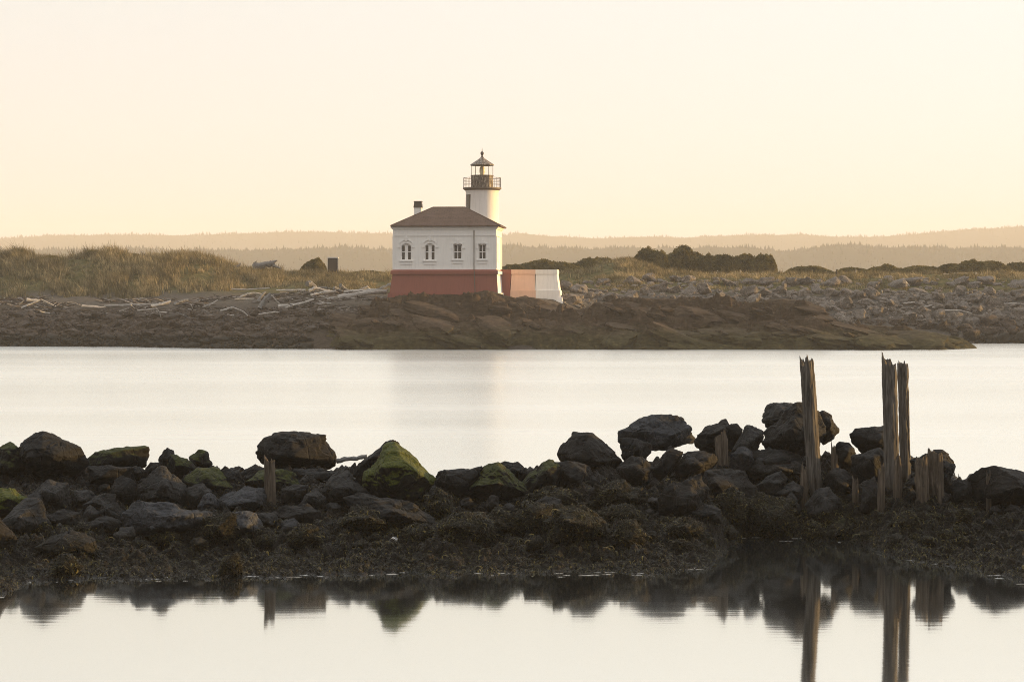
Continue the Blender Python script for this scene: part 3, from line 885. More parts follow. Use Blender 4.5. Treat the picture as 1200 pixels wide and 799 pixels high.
# the heap's own ground, weed covered
pxr = np.arange(-260, 1461, 1.5)
tr_ = np.concatenate([np.linspace(-.25, 0, 20)[:-1], np.linspace(0, 1.0, 190)[:-1], np.linspace(1.0, 1.9, 40)])
CREST = [(-250,552),(0,551),(110,551),(160,553),(230,555),(290,559),(345,555),(400,554),(430,562),(500,570),(520,562),(620,558),(720,547),(775,548),(860,538),(950,532),(1000,541),(1040,541),(1090,546),(1120,566),(1140,568),(1200,562),(1450,560)]
def shore_pt(px, t):
    wl = np.interp(px, *zip(*WL)) + 4.5 * fbm(np.stack([px * .045, px * 0, px * 0], 1), 4, 71); Yw = CZ * F / (wl - HZ)
    cr = np.interp(px, *zip(*CREST)); Yc = ridge_Y(px, cr); zc = CZ - (cr - HZ) / F * Yc
    py = wl + (cr - wl) * t
    Y = np.where(t <= 1, Yw + (Yc - Yw) * t, Yc + (t - 1) * 5.5)
    z = np.where(t <= 1, CZ - (py - HZ) / F * Y, zc - np.clip(t - 1.08, 0, 9) ** 1.0 * 3.2 * (zc + .6) / 2)
    z = np.where(t < 0, t * 1.6, z)
    X = (px - 600) / F * Y
    q = np.stack([X, Y, X * 0], 1)
    w1 = worley2(q[:, :2] * 2.1 + fbm(q * 1.5, 2, 4)[:, None] * .35, 3)
    w2 = worley2(q[:, :2] * 6.5 + 9.3, 8)
    n = fbm(q * .7, 3, 2)
    edge = np.clip(t / .22, .0, 1)
    z = z + (((.55 - w1) * .42 + n * .26 - .05) * edge + (.45 - w2) * .15 + (t <= .05) * (n * .05))
    return X, Y, z
PXR, TR = np.meshgrid(pxr, tr_)
X, Y, Z = shore_pt(PXR.ravel(), TR.ravel())
SHORE_V = np.stack([X, Y, Z], 1)
tag(mk('shore', SHORE_V, grid_mesh(len(pxr), len(tr_)), M['shore']), kind='structure')

# (material, outline in photo pixels, label, landmark phrase)
B = [
('dark', [(20,525),(28,513),(38,505),(52,502),(62,505),(78,515),(92,524),(101,540),(95,555),(60,563),(30,556),(20,540)], 'big lumpy dark boulder cresting the heap at its left end', 'the big lumpy crest boulder'),
('moss', [(-14,545),(0,524),(11,517),(23,523),(42,545),(36,562),(-10,562)], 'dark boulder with a mossy cap tucked behind the lumpy crest boulder', None),
('moss', [(102,541),(113,529),(135,524),(172,520),(177,522),(177,534),(172,546),(150,552),(110,553),(101,546)], 'flat topped mossy slab with an orange sunlit end face', 'the flat mossy slab'),
('dark', [(100,546),(130,544),(158,547),(160,566),(130,572),(105,566)], None, None),
('dark', [(152,549),(160,545),(175,553),(166,566),(150,562)], None, None),
('dark', [(168,551),(177,541),(190,542),(190,558),(172,560)], None, None),
('dark', [(185,536),(196,522),(203,527),(209,545),(203,556),(188,550)], 'upright pointed dark rock beside the tall grey wedge boulder', None),
('moss', [(200,532),(206,531),(221,537),(230,550),(224,562),(203,562),(197,545)], None, None),
('moss', [(221,535),(234,526),(244,529),(249,543),(247,549),(230,549),(222,542)], 'small yellow green mossy rock perched on the crest', 'the small yellow mossy crest rock'),
('moss', [(213,563),(230,547),(250,548),(268,560),(281,573),(264,584),(233,580)], None, None),
('dark', [(256,553),(264,546),(279,552),(289,568),(285,580),(272,574),(260,568)], None, None),
('dark', [(280,556),(299,543),(310,548),(312,564),(290,574),(283,570)], None, None),
('brown', [(297,530),(299,519),(308,508),(318,505),(338,505),(345,503),(360,506),(381,510),(391,524),(397,533),(396,541),(385,549),(360,552),(330,553),(305,546),(298,537)], 'massive squared dark boulder with one sunlit edge, behind the short stake', 'the massive squared boulder'),
('dark', [(345,550),(380,549),(402,552),(402,566),(370,572),(345,566)], None, None),
('moss', [(284,564),(305,554),(330,551),(346,556),(352,570),(335,582),(300,578)], None, None),
('blue', [(254,586),(286,567),(311,572),(314,592),(290,602),(262,600)], None, None),
('grey', [(160,571),(165,563),(188,546),(195,548),(207,560),(226,584),(228,590),(210,597),(180,596),(163,586)], 'tall grey wedge shaped boulder above the flat blue grey slab', 'the tall grey wedge boulder'),
('blue', [(145,601),(150,590),(163,587),(210,593),(250,600),(247,607),(235,617),(210,628),(170,632),(149,625)], 'long flat blue grey slab with pale lichen low on the heap', 'the flat blue grey slab'),
('dark', [(130,576),(133,562),(142,557),(155,563),(162,573),(161,589),(145,595),(133,588)], None, None),
('grey', [(39,576),(57,560),(80,565),(82,581),(79,595),(55,598),(41,590)], 'dark block with a squared pale edge under the lumpy crest boulder', 'the squared dark block'),
('moss_thick', [(-22,590),(0,574),(15,574),(36,583),(42,596),(12,608),(-20,606)], 'low boulder with a bright green moss cap', 'the bright moss capped boulder'),
('grey', [(12,601),(30,586),(48,587),(55,605),(60,619),(40,630),(10,626),(-2,612)], None, None),
('grey', [(32,581),(40,575),(52,578),(60,591),(50,600),(38,594)], None, None),
('grey', [(96,591),(107,584),(123,578),(135,579),(136,594),(115,601),(99,603)], None, None),
('grey', [(82,587),(88,575),(108,574),(114,583),(100,594),(88,596)], None, None),
('grey', [(96,602),(105,590),(119,600),(120,612),(100,615)], None, None),
('dark', [(54,604),(75,595),(96,600),(98,614),(76,624),(57,618)], None, None),
('dark', [(38,641),(60,627),(85,620),(100,623),(114,632),(117,650),(82,656),(50,652)], 'low dark whaleback rock with a pale rim just above the weed', 'the dark whaleback rock'),
('brown', [(-17,614),(0,603),(10,620),(22,632),(12,650),(-15,650)], None, None),
('dark', [(119,591),(135,588),(148,600),(147,612),(125,616),(114,606)], None, None),
('dark', [(84,620),(105,609),(130,606),(144,612),(142,624),(110,630)], None, None),
('grey', [(133,627),(140,617),(155,616),(160,628),(151,640),(135,638)], None, None),
('blue', [(231,594),(238,580),(246,576),(255,585),(257,596),(236,602)], None, None),
('dark', [(245,572),(252,562),(260,567),(268,581),(255,586),(246,580)], None, None),
('grey', [(214,573),(238,567),(248,576),(246,594),(225,598)], None, None),
('blue', [(261,606),(283,598),(300,602),(311,620),(306,632),(280,630),(261,622)], None, None),
('weed', [(238,607),(275,600),(277,628),(255,637),(239,626)], None, None),
('grey', [(299,600),(325,599),(330,616),(318,624),(304,614)], None, None),
('dark', [(314,604),(335,590),(362,592),(377,598),(378,616),(340,618)], None, None),
('blue', [(329,612),(345,607),(354,617),(341,629),(327,624)], None, None),
('dark', [(329,574),(345,567),(363,567),(364,583),(345,595),(331,590)], None, None),
('grey', [(349,592),(358,578),(370,573),(382,582),(380,596),(362,602)], 'small tent shaped rock with pale rims beside the grey pyramid', None),
('grey', [(374,577),(386,562),(398,552),(408,551),(419,565),(435,579),(422,593),(386,592)], 'grey pyramid rock leaning on the green mossy peak', 'the grey pyramid rock'),
('moss_thick', [(424,575),(428,556),(440,536),(454,523),(461,521),(470,527),(490,549),(507,560),(509,568),(497,583),(470,592),(440,588)], 'peaked boulder covered in bright green moss', 'the green mossy peak'),
('dark', [(415,556),(419,543),(437,530),(452,518),(460,516),(466,521),(462,540),(440,568),(420,573)], None, None),
('dark', [(399,583),(420,577),(460,583),(480,592),(500,601),(512,607),(513,614),(500,622),(460,617),(420,605)], 'long dark slab with a pale upper edge slanting below the green mossy peak', 'the slanting pale edged slab'),
('weed', [(398,613),(410,595),(421,591),(440,598),(454,611),(452,622),(420,627)], 'rounded weed draped rock under the slanting slab', None),
('weed', [(470,621),(485,611),(500,612),(510,621),(507,634),(480,637),(469,630)], None, None),
('weed', [(505,620),(528,602),(545,596),(562,598),(576,612),(586,628),(560,640),(518,638)], 'large dome of rusty brown weed in the middle of the shore', 'the rusty weed dome'),
('weed', [(521,630),(528,622),(534,622),(540,633),(531,644),(521,640)], None, None),
('dark', [(511,571),(512,553),(520,550),(550,547),(566,545),(569,551),(556,575),(530,588),(512,582)], 'flat topped dark block notched against the domed mossy boulder', 'the flat topped dark block'),
('moss', [(534,575),(556,557),(572,545),(584,541),(598,550),(611,565),(617,577),(600,587),(560,588),(538,583)], 'domed boulder with a dull green mossy back', 'the domed mossy boulder'),
('dark', [(585,544),(592,541),(605,541),(616,549),(618,556),(608,568),(596,558)], None, None),
('moss', [(611,567),(620,555),(635,541),(645,538),(662,540),(668,556),(660,574),(640,580),(620,579)], 'olive mossy boulder beside the narrow topped crest boulder', 'the olive mossy boulder'),
('dark', [(648,541),(665,538),(691,549),(702,566),(690,580),(660,580)], None, None),
('brown', [(656,533),(660,522),(672,506),(694,508),(706,522),(729,538),(726,548),(700,556),(670,552),(658,540)], 'narrow topped brown boulder standing clear on the crest', 'the narrow topped crest boulder'),
('blue', [(723,504),(750,491),(775,487),(800,489),(810,500),(818,517),(806,523),(778,529),(756,531),(735,525),(726,518)], 'big slate grey block balanced like a lid on the crest', 'the balanced slate block'),
('dark', [(725,512),(745,512),(763,521),(762,534),(754,545),(735,548),(727,533)], None, None),
('dark', [(720,549),(740,534),(758,537),(766,548),(760,570),(730,574)], None, None),
('brown', [(763,553),(773,540),(785,523),(800,528),(799,536),(786,556),(779,566),(768,562)], None, None),
('brown', [(788,547),(800,530),(822,527),(838,530),(841,541),(828,556),(812,566),(796,567)], None, None),
('brown', [(814,509),(830,500),(850,491),(855,494),(862,506),(862,524),(850,534),(822,533),(815,522)], 'peaked brown boulder behind the rotten flat topped stump', 'the peaked brown boulder'),
('brown', [(850,500),(858,496),(864,496),(870,503),(869,514),(859,528),(851,526)], None, None),
('grey', [(861,521),(870,505),(875,499),(893,503),(896,511),(886,528),(870,540),(857,528)], None, None),
('blue', [(854,533),(866,522),(878,525),(885,541),(873,560),(857,550)], None, None),
('grey', [(890,494),(900,476),(908,471),(925,473),(942,474),(946,490),(922,503),(900,502)], 'wedge shaped grey rock capping the highest part of the crest', None),
('brown', [(894,507),(908,494),(922,486),(932,475),(954,474),(965,488),(970,508),(962,530),(930,540),(905,535),(893,520)], 'huge flat faced brown boulder behind the tall leaning piling', 'the huge flat faced boulder'),
('brown', [(956,483),(964,481),(974,487),(985,505),(977,515),(964,521),(955,508)], 'sunlit jagged rock poking out beside the tall leaning piling', None),
('dark', [(878,533),(900,522),(940,532),(946,545),(904,554),(881,548)], None, None),
('grey', [(872,551),(888,540),(902,536),(930,541),(944,546),(939,556),(915,560),(884,562)], 'flat pale grey slab wedged in front of the huge flat faced boulder', 'the flat pale grey slab'),
('grey', [(885,570),(905,555),(915,552),(923,561),(916,580),(898,588),(889,583)], None, None),
('brown', [(808,573),(825,550),(850,549),(870,553),(886,571),(886,586),(850,590),(822,587)], 'broad dark brown boulder at the foot of the rotten flat topped stump', 'the broad brown boulder'),
('brown', [(796,584),(806,562),(820,556),(832,573),(826,592),(803,598)], None, None),
('weed', [(837,580),(860,572),(873,576),(877,596),(871,612),(845,616),(836,600)], None, None),
('weed', [(871,586),(890,577),(930,582),(934,606),(930,625),(900,631),(874,627),(870,602)], 'big cube of rock draped in olive weed above the dark cove', 'the weed draped cube'),
('grey', [(914,590),(928,575),(936,586),(940,604),(920,606)], None, None),
('grey', [(908,578),(930,564),(941,568),(942,584),(920,592)], None, None),
('grey', [(944,592),(960,572),(972,569),(985,583),(992,598),(980,611),(958,610),(946,602)], 'grey pointed boulder under the foot of the tall leaning piling', 'the grey pointed boulder'),
('brown', [(963,573),(970,552),(985,548),(1004,560),(1006,578),(985,583)], None, None),
('weed', [(941,619),(950,607),(958,612),(970,627),(955,632),(943,631)], None, None),
('moss', [(963,630),(975,614),(990,607),(998,618),(992,631)], None, None),
('dark', [(976,524),(983,517),(995,519),(1004,530),(999,548),(985,550),(977,540)], None, None),
('dark', [(995,509),(1001,502),(1020,498),(1040,497),(1046,510),(1046,534),(1020,540),(1002,523)], 'dark rounded boulder directly behind the twin tall pilings', 'the boulder behind the twin pilings'),
('dark', [(998,533),(1030,522),(1042,535),(1040,566),(1010,572),(997,555)], None, None),
('dark', [(1066,540),(1080,531),(1104,529),(1112,534),(1118,544),(1116,577),(1100,586),(1080,580)], 'dark boulder with a sunlit rim behind the two broad stubs', 'the boulder behind the broad stubs'),
('brown', [(1139,564),(1150,546),(1162,542),(1180,545),(1208,556),(1222,578),(1205,596),(1160,596),(1141,584)], 'large rounded brown boulder at the far right of the crest', 'the large rounded end boulder'),
('dark', [(1112,572),(1124,561),(1140,562),(1150,576),(1138,592),(1115,590)], None, None),
('grey', [(1007,569),(1025,555),(1032,576),(1028,604),(1009,602)], None, None),
('weed', [(1040,614),(1053,600),(1065,597),(1076,605),(1077,622),(1050,625)], 'low hump of dark weed in front of the pilings', None),
('grey', [(1059,567),(1072,558),(1077,570),(1067,576)], None, None),
('grey', [(1116,579),(1130,575),(1140,580),(1132,588),(1118,588)], None, None),
('weed', [(1118,602),(1128,591),(1140,597),(1139,614),(1122,617)], None, None),
('weed', [(1151,677),(1154,671),(1161,669),(1170,671),(1176,678),(1170,686),(1158,686)], 'lone little weedy rock standing in the mirror water', None),
('weed', [(642,613),(650,593),(680,590),(702,605),(718,627),(682,640),(652,632)], 'large weedy mound in the centre of the shore', 'the large weedy mound'),
('weed', [(698,602),(715,591),(740,590),(757,602),(755,616),(718,616)], None, None),
('weed', [(718,629),(725,610),(745,612),(760,626),(751,640),(725,639)], None, None),
('weed', [(597,603),(620,588),(645,592),(652,606),(642,626),(606,626)], None, None),
('weed', [(690,590),(698,569),(722,563),(755,568),(763,586),(732,600),(702,602)], None, None),
('weed', [(643,629),(652,615),(660,614),(674,627),(666,641),(648,641)], None, None),
('brown', [(687,594),(692,572),(698,565),(704,580),(702,598)], None, None),
('brown', [(768,583),(785,565),(810,562),(827,575),(822,598),(795,608),(773,600)], None, None),
('weed', [(618,578),(650,570),(680,575),(687,592),(650,598),(620,594)], None, None),
('brown', [(565,593),(575,580),(583,582),(587,594),(576,602)], None, None),
('weed', [(497,601),(505,582),(513,573),(525,582),(532,597),(516,610)], None, None),
('dark', [(620,592),(640,580),(658,585),(660,600),(632,606)], None, None),
('grey', [(660,556),(676,549),(692,556),(690,572),(668,576)], None, None),
('weed', [(560,610),(585,596),(604,606),(606,626),(572,630)], None, None),
('weed', [(446,600),(466,590),(490,600),(494,616),(458,620)], None, None),
('weed', [(335,626),(352,612),(374,618),(378,634),(350,640)], None, None),
('weed', [(255,668),(262,652),(276,648),(286,658),(282,672),(262,676)], None, None),
('weed', [(60,664),(72,650),(90,652),(98,664),(82,676),(66,676)], None, None),
('weed', [(780,620),(800,606),(822,612),(828,628),(800,634)], None, None),
('dark', [(808,600),(826,590),(845,596),(846,614),(818,618)], None, None),
]
LAND = []            # landmark phrases with their photo position
boulders = []
for i, (mt, poly, label, lm) in enumerate(B):
    pl_ = np.array(poly, float)
    by = pl_[:, 1].max(); cx_ = pl_[:, 0].mean()
    Yb = float(ridge_Y(cx_, min(by, np.interp(cx_, *zip(*WL)) + 3)))
    ww = np.ptp(pl_[:, 0]) / F * Yb; hh_ = np.ptp(pl_[:, 1]) / F * Yb
    Yc = Yb + .22 * min(ww, hh_ * 1.6)
    big = np.ptp(pl_[:, 0]) * np.ptp(pl_[:, 1])
    sub = 6 if big > 2600 else 5 if big > 700 else 4
    o, ext = silhouette_rock(poly, Yc, 100 + i, sub=sub, rough=.06 if mt == 'weed' else .036, mat=M[mt])
    tag(o, None, 'boulder', 'boulders heaped along the near shore')
    c = pl_.mean(0)
    boulders.append([o, c[0], c[1], np.ptp(pl_[:, 0]), np.ptp(pl_[:, 1]), mt, label])
    if lm: LAND.append((lm, c[0], c[1]))

# small rocks wedged between the named ones
def blob(px, py, w, h, r):
    n = r.randint(6, 9); a0 = r.uniform(0, 6.28)
    return [(px + w / 2 * math.cos(a0 + 2 * math.pi * k / n) * r.uniform(.8, 1.1), py + h / 2 * math.sin(a0 + 2 * math.pi * k / n) * r.uniform(.8, 1.1)) for k in range(n)]
r_ = random.Random(99)
taken = [(b[1], b[2], b[3] * .33, b[4] * .33) for b in boulders]
cnt = 0
for _ in range(4000):
    if cnt >= 64: break
    px = r_.uniform(4, 1196); wl = float(np.interp(px, *zip(*WL))); py = r_.uniform(566, min(wl - 8, 640))
    w = r_.uniform(11, 24); h = w * r_.uniform(.55, .9)
    if any(abs(px - a) < b2 + w * .45 and abs(py - b) < c2 + h * .45 for a, b, b2, c2 in taken): continue
    taken.append((px, py, w * .4, h * .4)); cnt += 1
    low = py > 605
    mt = r_.choice(['weed', 'weed', 'dark', 'brown']) if low else r_.choice(['dark', 'grey', 'brown', 'grey', 'dark'])
    poly = blob(px, py, w, h, r_)
    Yb = float(ridge_Y(px, py + h * .35))
    o, ext = silhouette_rock(poly, Yb, 700 + cnt, sub=4, rough=.05 if mt == 'weed' else .035, mat=M[mt])
    tag(o, None, 'boulder', 'boulders heaped along the near shore')
    boulders.append([o, px, py, w, h, mt, None])
# the heap goes on past both edges of the picture
for k, (px, py, w, h) in enumerate([(1255,548,90,70),(1330,540,100,80),(1410,545,90,80),(1245,590,70,50),(1320,592,80,55),(1400,600,80,60),(-60,548,90,70),(-140,556,90,70),(-60,600,70,50),(-140,610,80,50)]):
    o, ext = silhouette_rock(blob(px, py, w, h, r_), float(ridge_Y(px, py + h * .4)), 900 + k, sub=5, mat=M['dark'])
    tag(o, 'dark boulder of the heap where it runs on beyond the picture', 'boulder', 'boulders where the heap runs on')

# ------------------------------------------------------------------ pilings and stubs
def piling(bl, br, by, tl, tr2, ty_, mat, label, name='piling', spike=.18, seed=0, Y=None, fork=0.0, group='old timber pilings in the rock heap', ph=0.0, cat='piling'):
    """bl, br, by: left, right column and row of the base; tl, tr2, ty_: the same for the top"""
    if Y is None: Y = float(ridge_Y((bl + br) / 2, by))
    a, b = P((bl + br) / 2, by, Y), P((tl + tr2) / 2, ty_, Y)
    r0, r1 = (br - bl) / 2 / F * Y, (tr2 - tl) / 2 / F * Y
    a2 = a - (b - a) / np.linalg.norm(b - a) * .6
    nt_, nz_ = 72, 90
    th = np.arange(nt_) * 2 * math.pi / nt_
    L = np.linalg.norm(b - a2); ax = (b - a2) / L
    cth, sth = np.cos(th), np.sin(th)
    ring = np.stack([cth * 3.2, sth * 3.2, 0 * th], 1)
    jag = fbm(ring * .45 + seed * 5.3, 2, seed) * 1.0 + fbm(ring * 2.2 + seed, 2, seed + 1) * .45
    topz = L + spike * (jag * 1.3 - .35) + fork * np.maximum(0, np.cos(th - ph)) ** 6
    V = []
    for k in range(nz_):
        s = k / (nz_ - 1)
        z = topz * s
        rad = r0 + (r1 - r0) * s
        q = np.stack([cth * 2.2, sth * 2.2, z * .55 + seed], 1)
        g = fbm(q, 4, seed + 4) * .10 + (ridged(np.stack([cth * 4.5, sth * 4.5, z * .9 + fbm(np.stack([cth, sth, z * .7], 1), 2, seed) * .8], 1), 4, seed + 6) - .72) * .12 - .04
        g = g + fbm(np.stack([cth * 2, sth * 2, z * 5.0], 1), 3, seed + 12) * .05 - np.clip(fbm(np.stack([cth * 1.3, sth * 1.3, z * 1.5 + 7], 1), 4, seed + 8) - .14, 0, 1) * .75 + fbm(np.stack([cth * 3, sth * 3, z * 9.0], 1), 2, seed + 15) * .035
        rr_ = rad * (1 + g)
        if s > .93: rr_ = rr_ * (1 - (s - .93) * 2.2 * (.5 + .5 * np.sin(th * 5 + seed)))
        V.append(np.stack([cth * rr_, sth * rr_, z], 1))
    for kk, (rf, dz) in enumerate(((.72, -.05), (.4, -.16), (.05, -.22))):       # hollow rotten top
        last = V[nz_ - 1]
        V.append(np.stack([last[:, 0] * rf, last[:, 1] * rf, np.minimum(last[:, 2], L) + dz * spike * 4], 1))
    nr = len(V); V = np.concatenate(V)
    i, j = np.meshgrid(np.arange(nr - 1), np.arange(nt_), indexing='ij'); jn = (j + 1) % nt_
    Fc = np.stack([i * nt_ + j, i * nt_ + jn, (i + 1) * nt_ + jn, (i + 1) * nt_ + j], -1).reshape(-1, 4)
    V[:, 0] += ax[0] / ax[2] * V[:, 2]; V[:, 1] += ax[1] / ax[2] * V[:, 2]
    o = mk(name, V, Fc, mat, loc=a2)
    return tag(o, label, cat, group)
piling(947, 964, 578, 936, 954, 421, M['piling'], 'tall leaning piling standing alone before the huge boulder', seed=1, spike=.17, fork=.14, ph=math.pi)
piling(1036, 1055, 580, 1033, 1050.5, 420, M['piling'], 'tall upright piling, thicker of the close pair', seed=2, spike=.16, fork=.10, ph=math.pi * .9)
piling(1055.5, 1067.5, 566, 1051, 1065, 423, M['piling'], 'tall slimmer piling, slightly farther of the close pair', seed=3, spike=.16, fork=.08, ph=math.pi * .8)
STUB = 'rotten piling stubs in the rock heap'
for bl, br, by, tl, tr2, ty_, lab, sp, Yo in [
    (1046, 1059, 592, 1047, 1057.5, 537, 'short thick stub touching the foot of the close tall pair', .12, -.5),
    (1027, 1038, 600, 1029, 1037, 547, 'narrow broken stub beside the thicker tall piling', .14, -.7),
    (1074, 1090, 596, 1070.5, 1087, 530, 'broad stub with a slanting splintered top', .22, -.3),
    (1089, 1107, 592, 1087, 1105, 529, 'broad straight stub with a flat chipped top and a sunlit edge', .10, -.3),
    (1121, 1130, 580, 1123, 1127, 560, 'tiny pointed stub beyond the two broad stubs', .16, 0),
    (1155, 1163, 594, 1156, 1161, 554, 'thin pointed stake before the large rounded end boulder', .22, -.4),
    (1179, 1186, 592, 1179.5, 1184, 561, 'thin blunt stake before the large rounded end boulder', .14, -.4),
    (972, 985, 552, 974, 981, 521, 'thin shattered stub between the leaning piling and the twin pilings', .30, 0),
    (936, 949, 582, 938, 946, 546, 'squat stub leaning against the tall leaning piling', .16, -.5),
    (840, 854, 553, 837, 853, 507, 'rotten flat topped stump before the peaked brown boulder', .14, -.5),
    (310, 324, 596, 309, 322, 536, 'short grey stake in front of the massive squared boulder', .10, -.4),
    (998, 1008, 596, 998, 1006, 560, 'dark thin stub sunk among rocks beside the twin pilings', .2, -.5)]:
    piling(bl, br, by, tl, tr2, ty_, M['stub'], lab, 'piling_stub', sp, seed=int(bl) % 97, Y=float(ridge_Y((bl + br) / 2, by)) + Yo * .4, group=STUB, cat='piling stub')
LAND += [('the short grey stake', 316, 565), ('the tall leaning piling', 952, 520), ('the twin tall pilings', 1050, 520), ('the two broad stubs', 1089, 560), ('the rotten flat topped stump', 846, 528)]

# plank bridging two crest boulders
def log(pts, rad, Y, mat, label, name='driftwood', cat='driftwood log', group=None, n=8, seed=0, dY=0.0):
    """pts in photo pixels, rad in photo pixels at each end"""
    p3 = [P(x, y, Y + dY * k / max(1, len(pts) - 1)) for k, (x, y) in enumerate(pts)]
    p3 = [np.array(p) for p in p3]
    fine = []; rad_l = []
    for k in range(len(p3) - 1):
        for u in np.linspace(0, 1, 5)[:-1]: fine.append(p3[k] * (1 - u) + p3[k + 1] * u)
    fine.append(p3[-1]); m = len(fine)
    rr = random.Random(seed)
    for k in range(m):
        s = k / (m - 1)
        rad_l.append((rad[0] * (1 - s) + rad[1] * s) / F * Y * rr.uniform(.85, 1.15))
    c = fine[0].copy()
    fine = [f - c + np.array((0, 0, rr.uniform(-.25, .25) * rad_l[k])) for k, f in enumerate(fine)]
    mb = MB(); mb.tube(fine, rad_l, n)
    o = mb.build(name, mat, None, True); o.location = c
    return tag(o, label, cat, group)
log([(394, 540.5), (404, 538), (418, 537), (430, 534)], (3.0, 2.2), 47.2, M['drift_grey'], 'weathered plank bridging the gap beside the massive squared boulder', 'plank', 'plank', seed=3)

# white stone on the weed
o, ext = silhouette_rock(blob(462, 632, 11, 7, r_), float(ridge_Y(462, 632)) - .35, 950, sub=4, mat=M['shell'], name='pale_stone')
tag(o, 'small white stone lying on the weed under the slanting slab', 'stone')

# ------------------------------------------------------------------ seaweed fronds
def fronds(n):
    out = []
    # over the shore
    px = rng.uniform(-20, 1220, n); t = rng.uniform(0, 1, n) ** 1.15 * .80
    X, Y, Z = shore_pt(px, t)
    base = [np.stack([X, Y, Z], 1)]
    nrm = [np.tile((0, -.25, .97), (n, 1))]
    for o, *_r in boulders:                       # draped on the weedy rocks
        mt = _r[4]
        v = np.empty(len(o.data.vertices) * 3, np.float32); o.data.vertices.foreach_get('co', v); v = v.reshape(-1, 3)
        nn = np.empty(len(o.data.vertices) * 3, np.float32); o.data.vertices.foreach_get('normal', nn); nn = nn.reshape(-1, 3)
        w = v + np.array(o.location)
        if mt == 'weed': ok = nn[:, 1] < .4
        else: ok = (nn[:, 1] < .3) & (w[:, 2] < .42 + .25 * vnoise(w * 2.0, 4)) & (w[:, 2] > 0)
        idx = np.nonzero(ok)[0]
        if len(idx) == 0: continue
        k = int(min(4200, (1900 if mt == 'weed' else 500) * max(.3, _r[2] * _r[3] / 1500)))
        idx = rng.choice(idx, k)
        base.append(w[idx]); nrm.append(nn[idx])
    b = np.concatenate(base); nm = np.concatenate(nrm)
    ok = b[:, 2] > -.03
    return b[ok], nm[ok]
b, nm = fronds(170000)
n = len(b)
az = rng.uniform(0, 2 * math.pi, n); L = np.clip(rng.lognormal(-3.25, .5, n), .015, .15); wd = rng.uniform(.003, .0075, n) * np.clip(L / .08, .8, 1.8)
flow = vnoise(b * np.array([1.1, 1.1, 0]), 61) * 2.2 - math.pi / 2; az = np.where(rng.random(n) < .55, flow + rng.normal(0, .5, n), az)
d = np.stack([np.cos(az), np.sin(az) * .8, np.zeros(n)], 1)
sd_ = np.stack([-np.sin(az), np.cos(az), rng.uniform(-.6, .6, n)], 1)
up = nm * rng.uniform(.10, .75, n)[:, None]
segs = []
for s, (f1, f2, g) in enumerate(((0, 0, 0), (.45, .50, 0), (.85, .55, -.10), (1.15, .25, -.40))):
    c = b + (d * f1 + up * f2) * L[:, None] + np.stack([0 * L, 0 * L, g * L], 1)
    k = wd * (1, 1.1, 1.2, .5)[s]
    segs += [c - sd_ * k[:, None], c + sd_ * k[:, None]]
V = np.stack(segs, 1).reshape(-1, 3)
a = np.arange(n)[:, None] * 8
Fc = np.concatenate([a + np.array([[2*s, 2*s+1, 2*s+3, 2*s+2]]) for s in range(3)])
tag(mk('seaweed', V, Fc, M['seaweed']), 'brown bladder wrack draped over the lower shore', 'seaweed', kind='stuff')
# sky glints put in as flat pale patches along the water's edge
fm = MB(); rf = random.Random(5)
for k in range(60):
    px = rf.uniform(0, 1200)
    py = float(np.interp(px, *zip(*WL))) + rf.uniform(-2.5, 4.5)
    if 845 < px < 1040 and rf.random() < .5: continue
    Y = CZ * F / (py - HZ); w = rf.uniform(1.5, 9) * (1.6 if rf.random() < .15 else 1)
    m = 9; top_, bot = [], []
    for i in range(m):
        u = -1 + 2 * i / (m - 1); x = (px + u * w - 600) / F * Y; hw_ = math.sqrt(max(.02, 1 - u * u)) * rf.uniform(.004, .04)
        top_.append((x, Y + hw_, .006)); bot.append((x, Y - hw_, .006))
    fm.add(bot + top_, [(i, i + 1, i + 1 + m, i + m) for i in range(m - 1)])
tag(fm.build('glint', M['glint']), "thin painted sky glints along the water's edge", 'glint', kind='stuff')

# ------------------------------------------------------------------ far bank rocks
def rand_rock(seed, sub=3):
    r = random.Random(seed); N = []; H = []
    for _ in range(9):
        v = np.array((r.gauss(0, 1), r.gauss(0, 1), r.gauss(0, 1))); v /= np.linalg.norm(v); N.append(v); H.append(r.uniform(.62, 1.0))
    for ax_ in range(3):
        for s_ in (-1, 1):
            v = np.zeros(3); v[ax_] = s_; N.append(v); H.append(1.0)
    return carve(np.array(N), np.array(H), sub, (1, 1, 1), seed, .05, 60)
# the bedrock: its weathered slope and the tilted ledges breaking out of it, one mass
ov = [np.concatenate(OUT_V)]; of = [OUT_F]; ob = len(ov[0])
rl = random.Random(61)
protos = [rand_rock(500 + i, 3) for i in range(10)]
for k in range(230):
    r_i = int(rl.uniform(.06, .90) ** 1.1 * 108) + 11; c_i = rl.randrange(24, len(px_o) - 14)
    p = OUT_V[r_i][c_i]; u_ = (r_i - 11) / 108
    room = float(np.interp(px_o[c_i], *zip(*TOP))); py_ = HZ - (p[2] - CZ) / p[1] * F
    if py_ - room < 5 or p[2] < .02: continue
    big = rl.random() < .3
    L_ = rl.uniform(1.4, 3.2) if big else rl.uniform(.5, 1.5)
    H_ = min(L_ * rl.uniform(.16, .34), (py_ - room) / F * p[1] * .55)
    v, f = protos[k % 10]
    M_ = Matrix.Rotation(rl.gauss(.16, .12), 3, 'Y') @ Matrix.Rotation(rl.uniform(.05, .45), 3, 'X') @ Matrix.Rotation(rl.gauss(0, .35), 3, 'Z')
    vv = (v * np.array((L_, L_ * rl.uniform(.45, .8), H_))) @ np.array(M_).T + p + np.array((0, 0, H_ * .1))
    ov.append(vv); of.append(f + ob); ob += len(v)
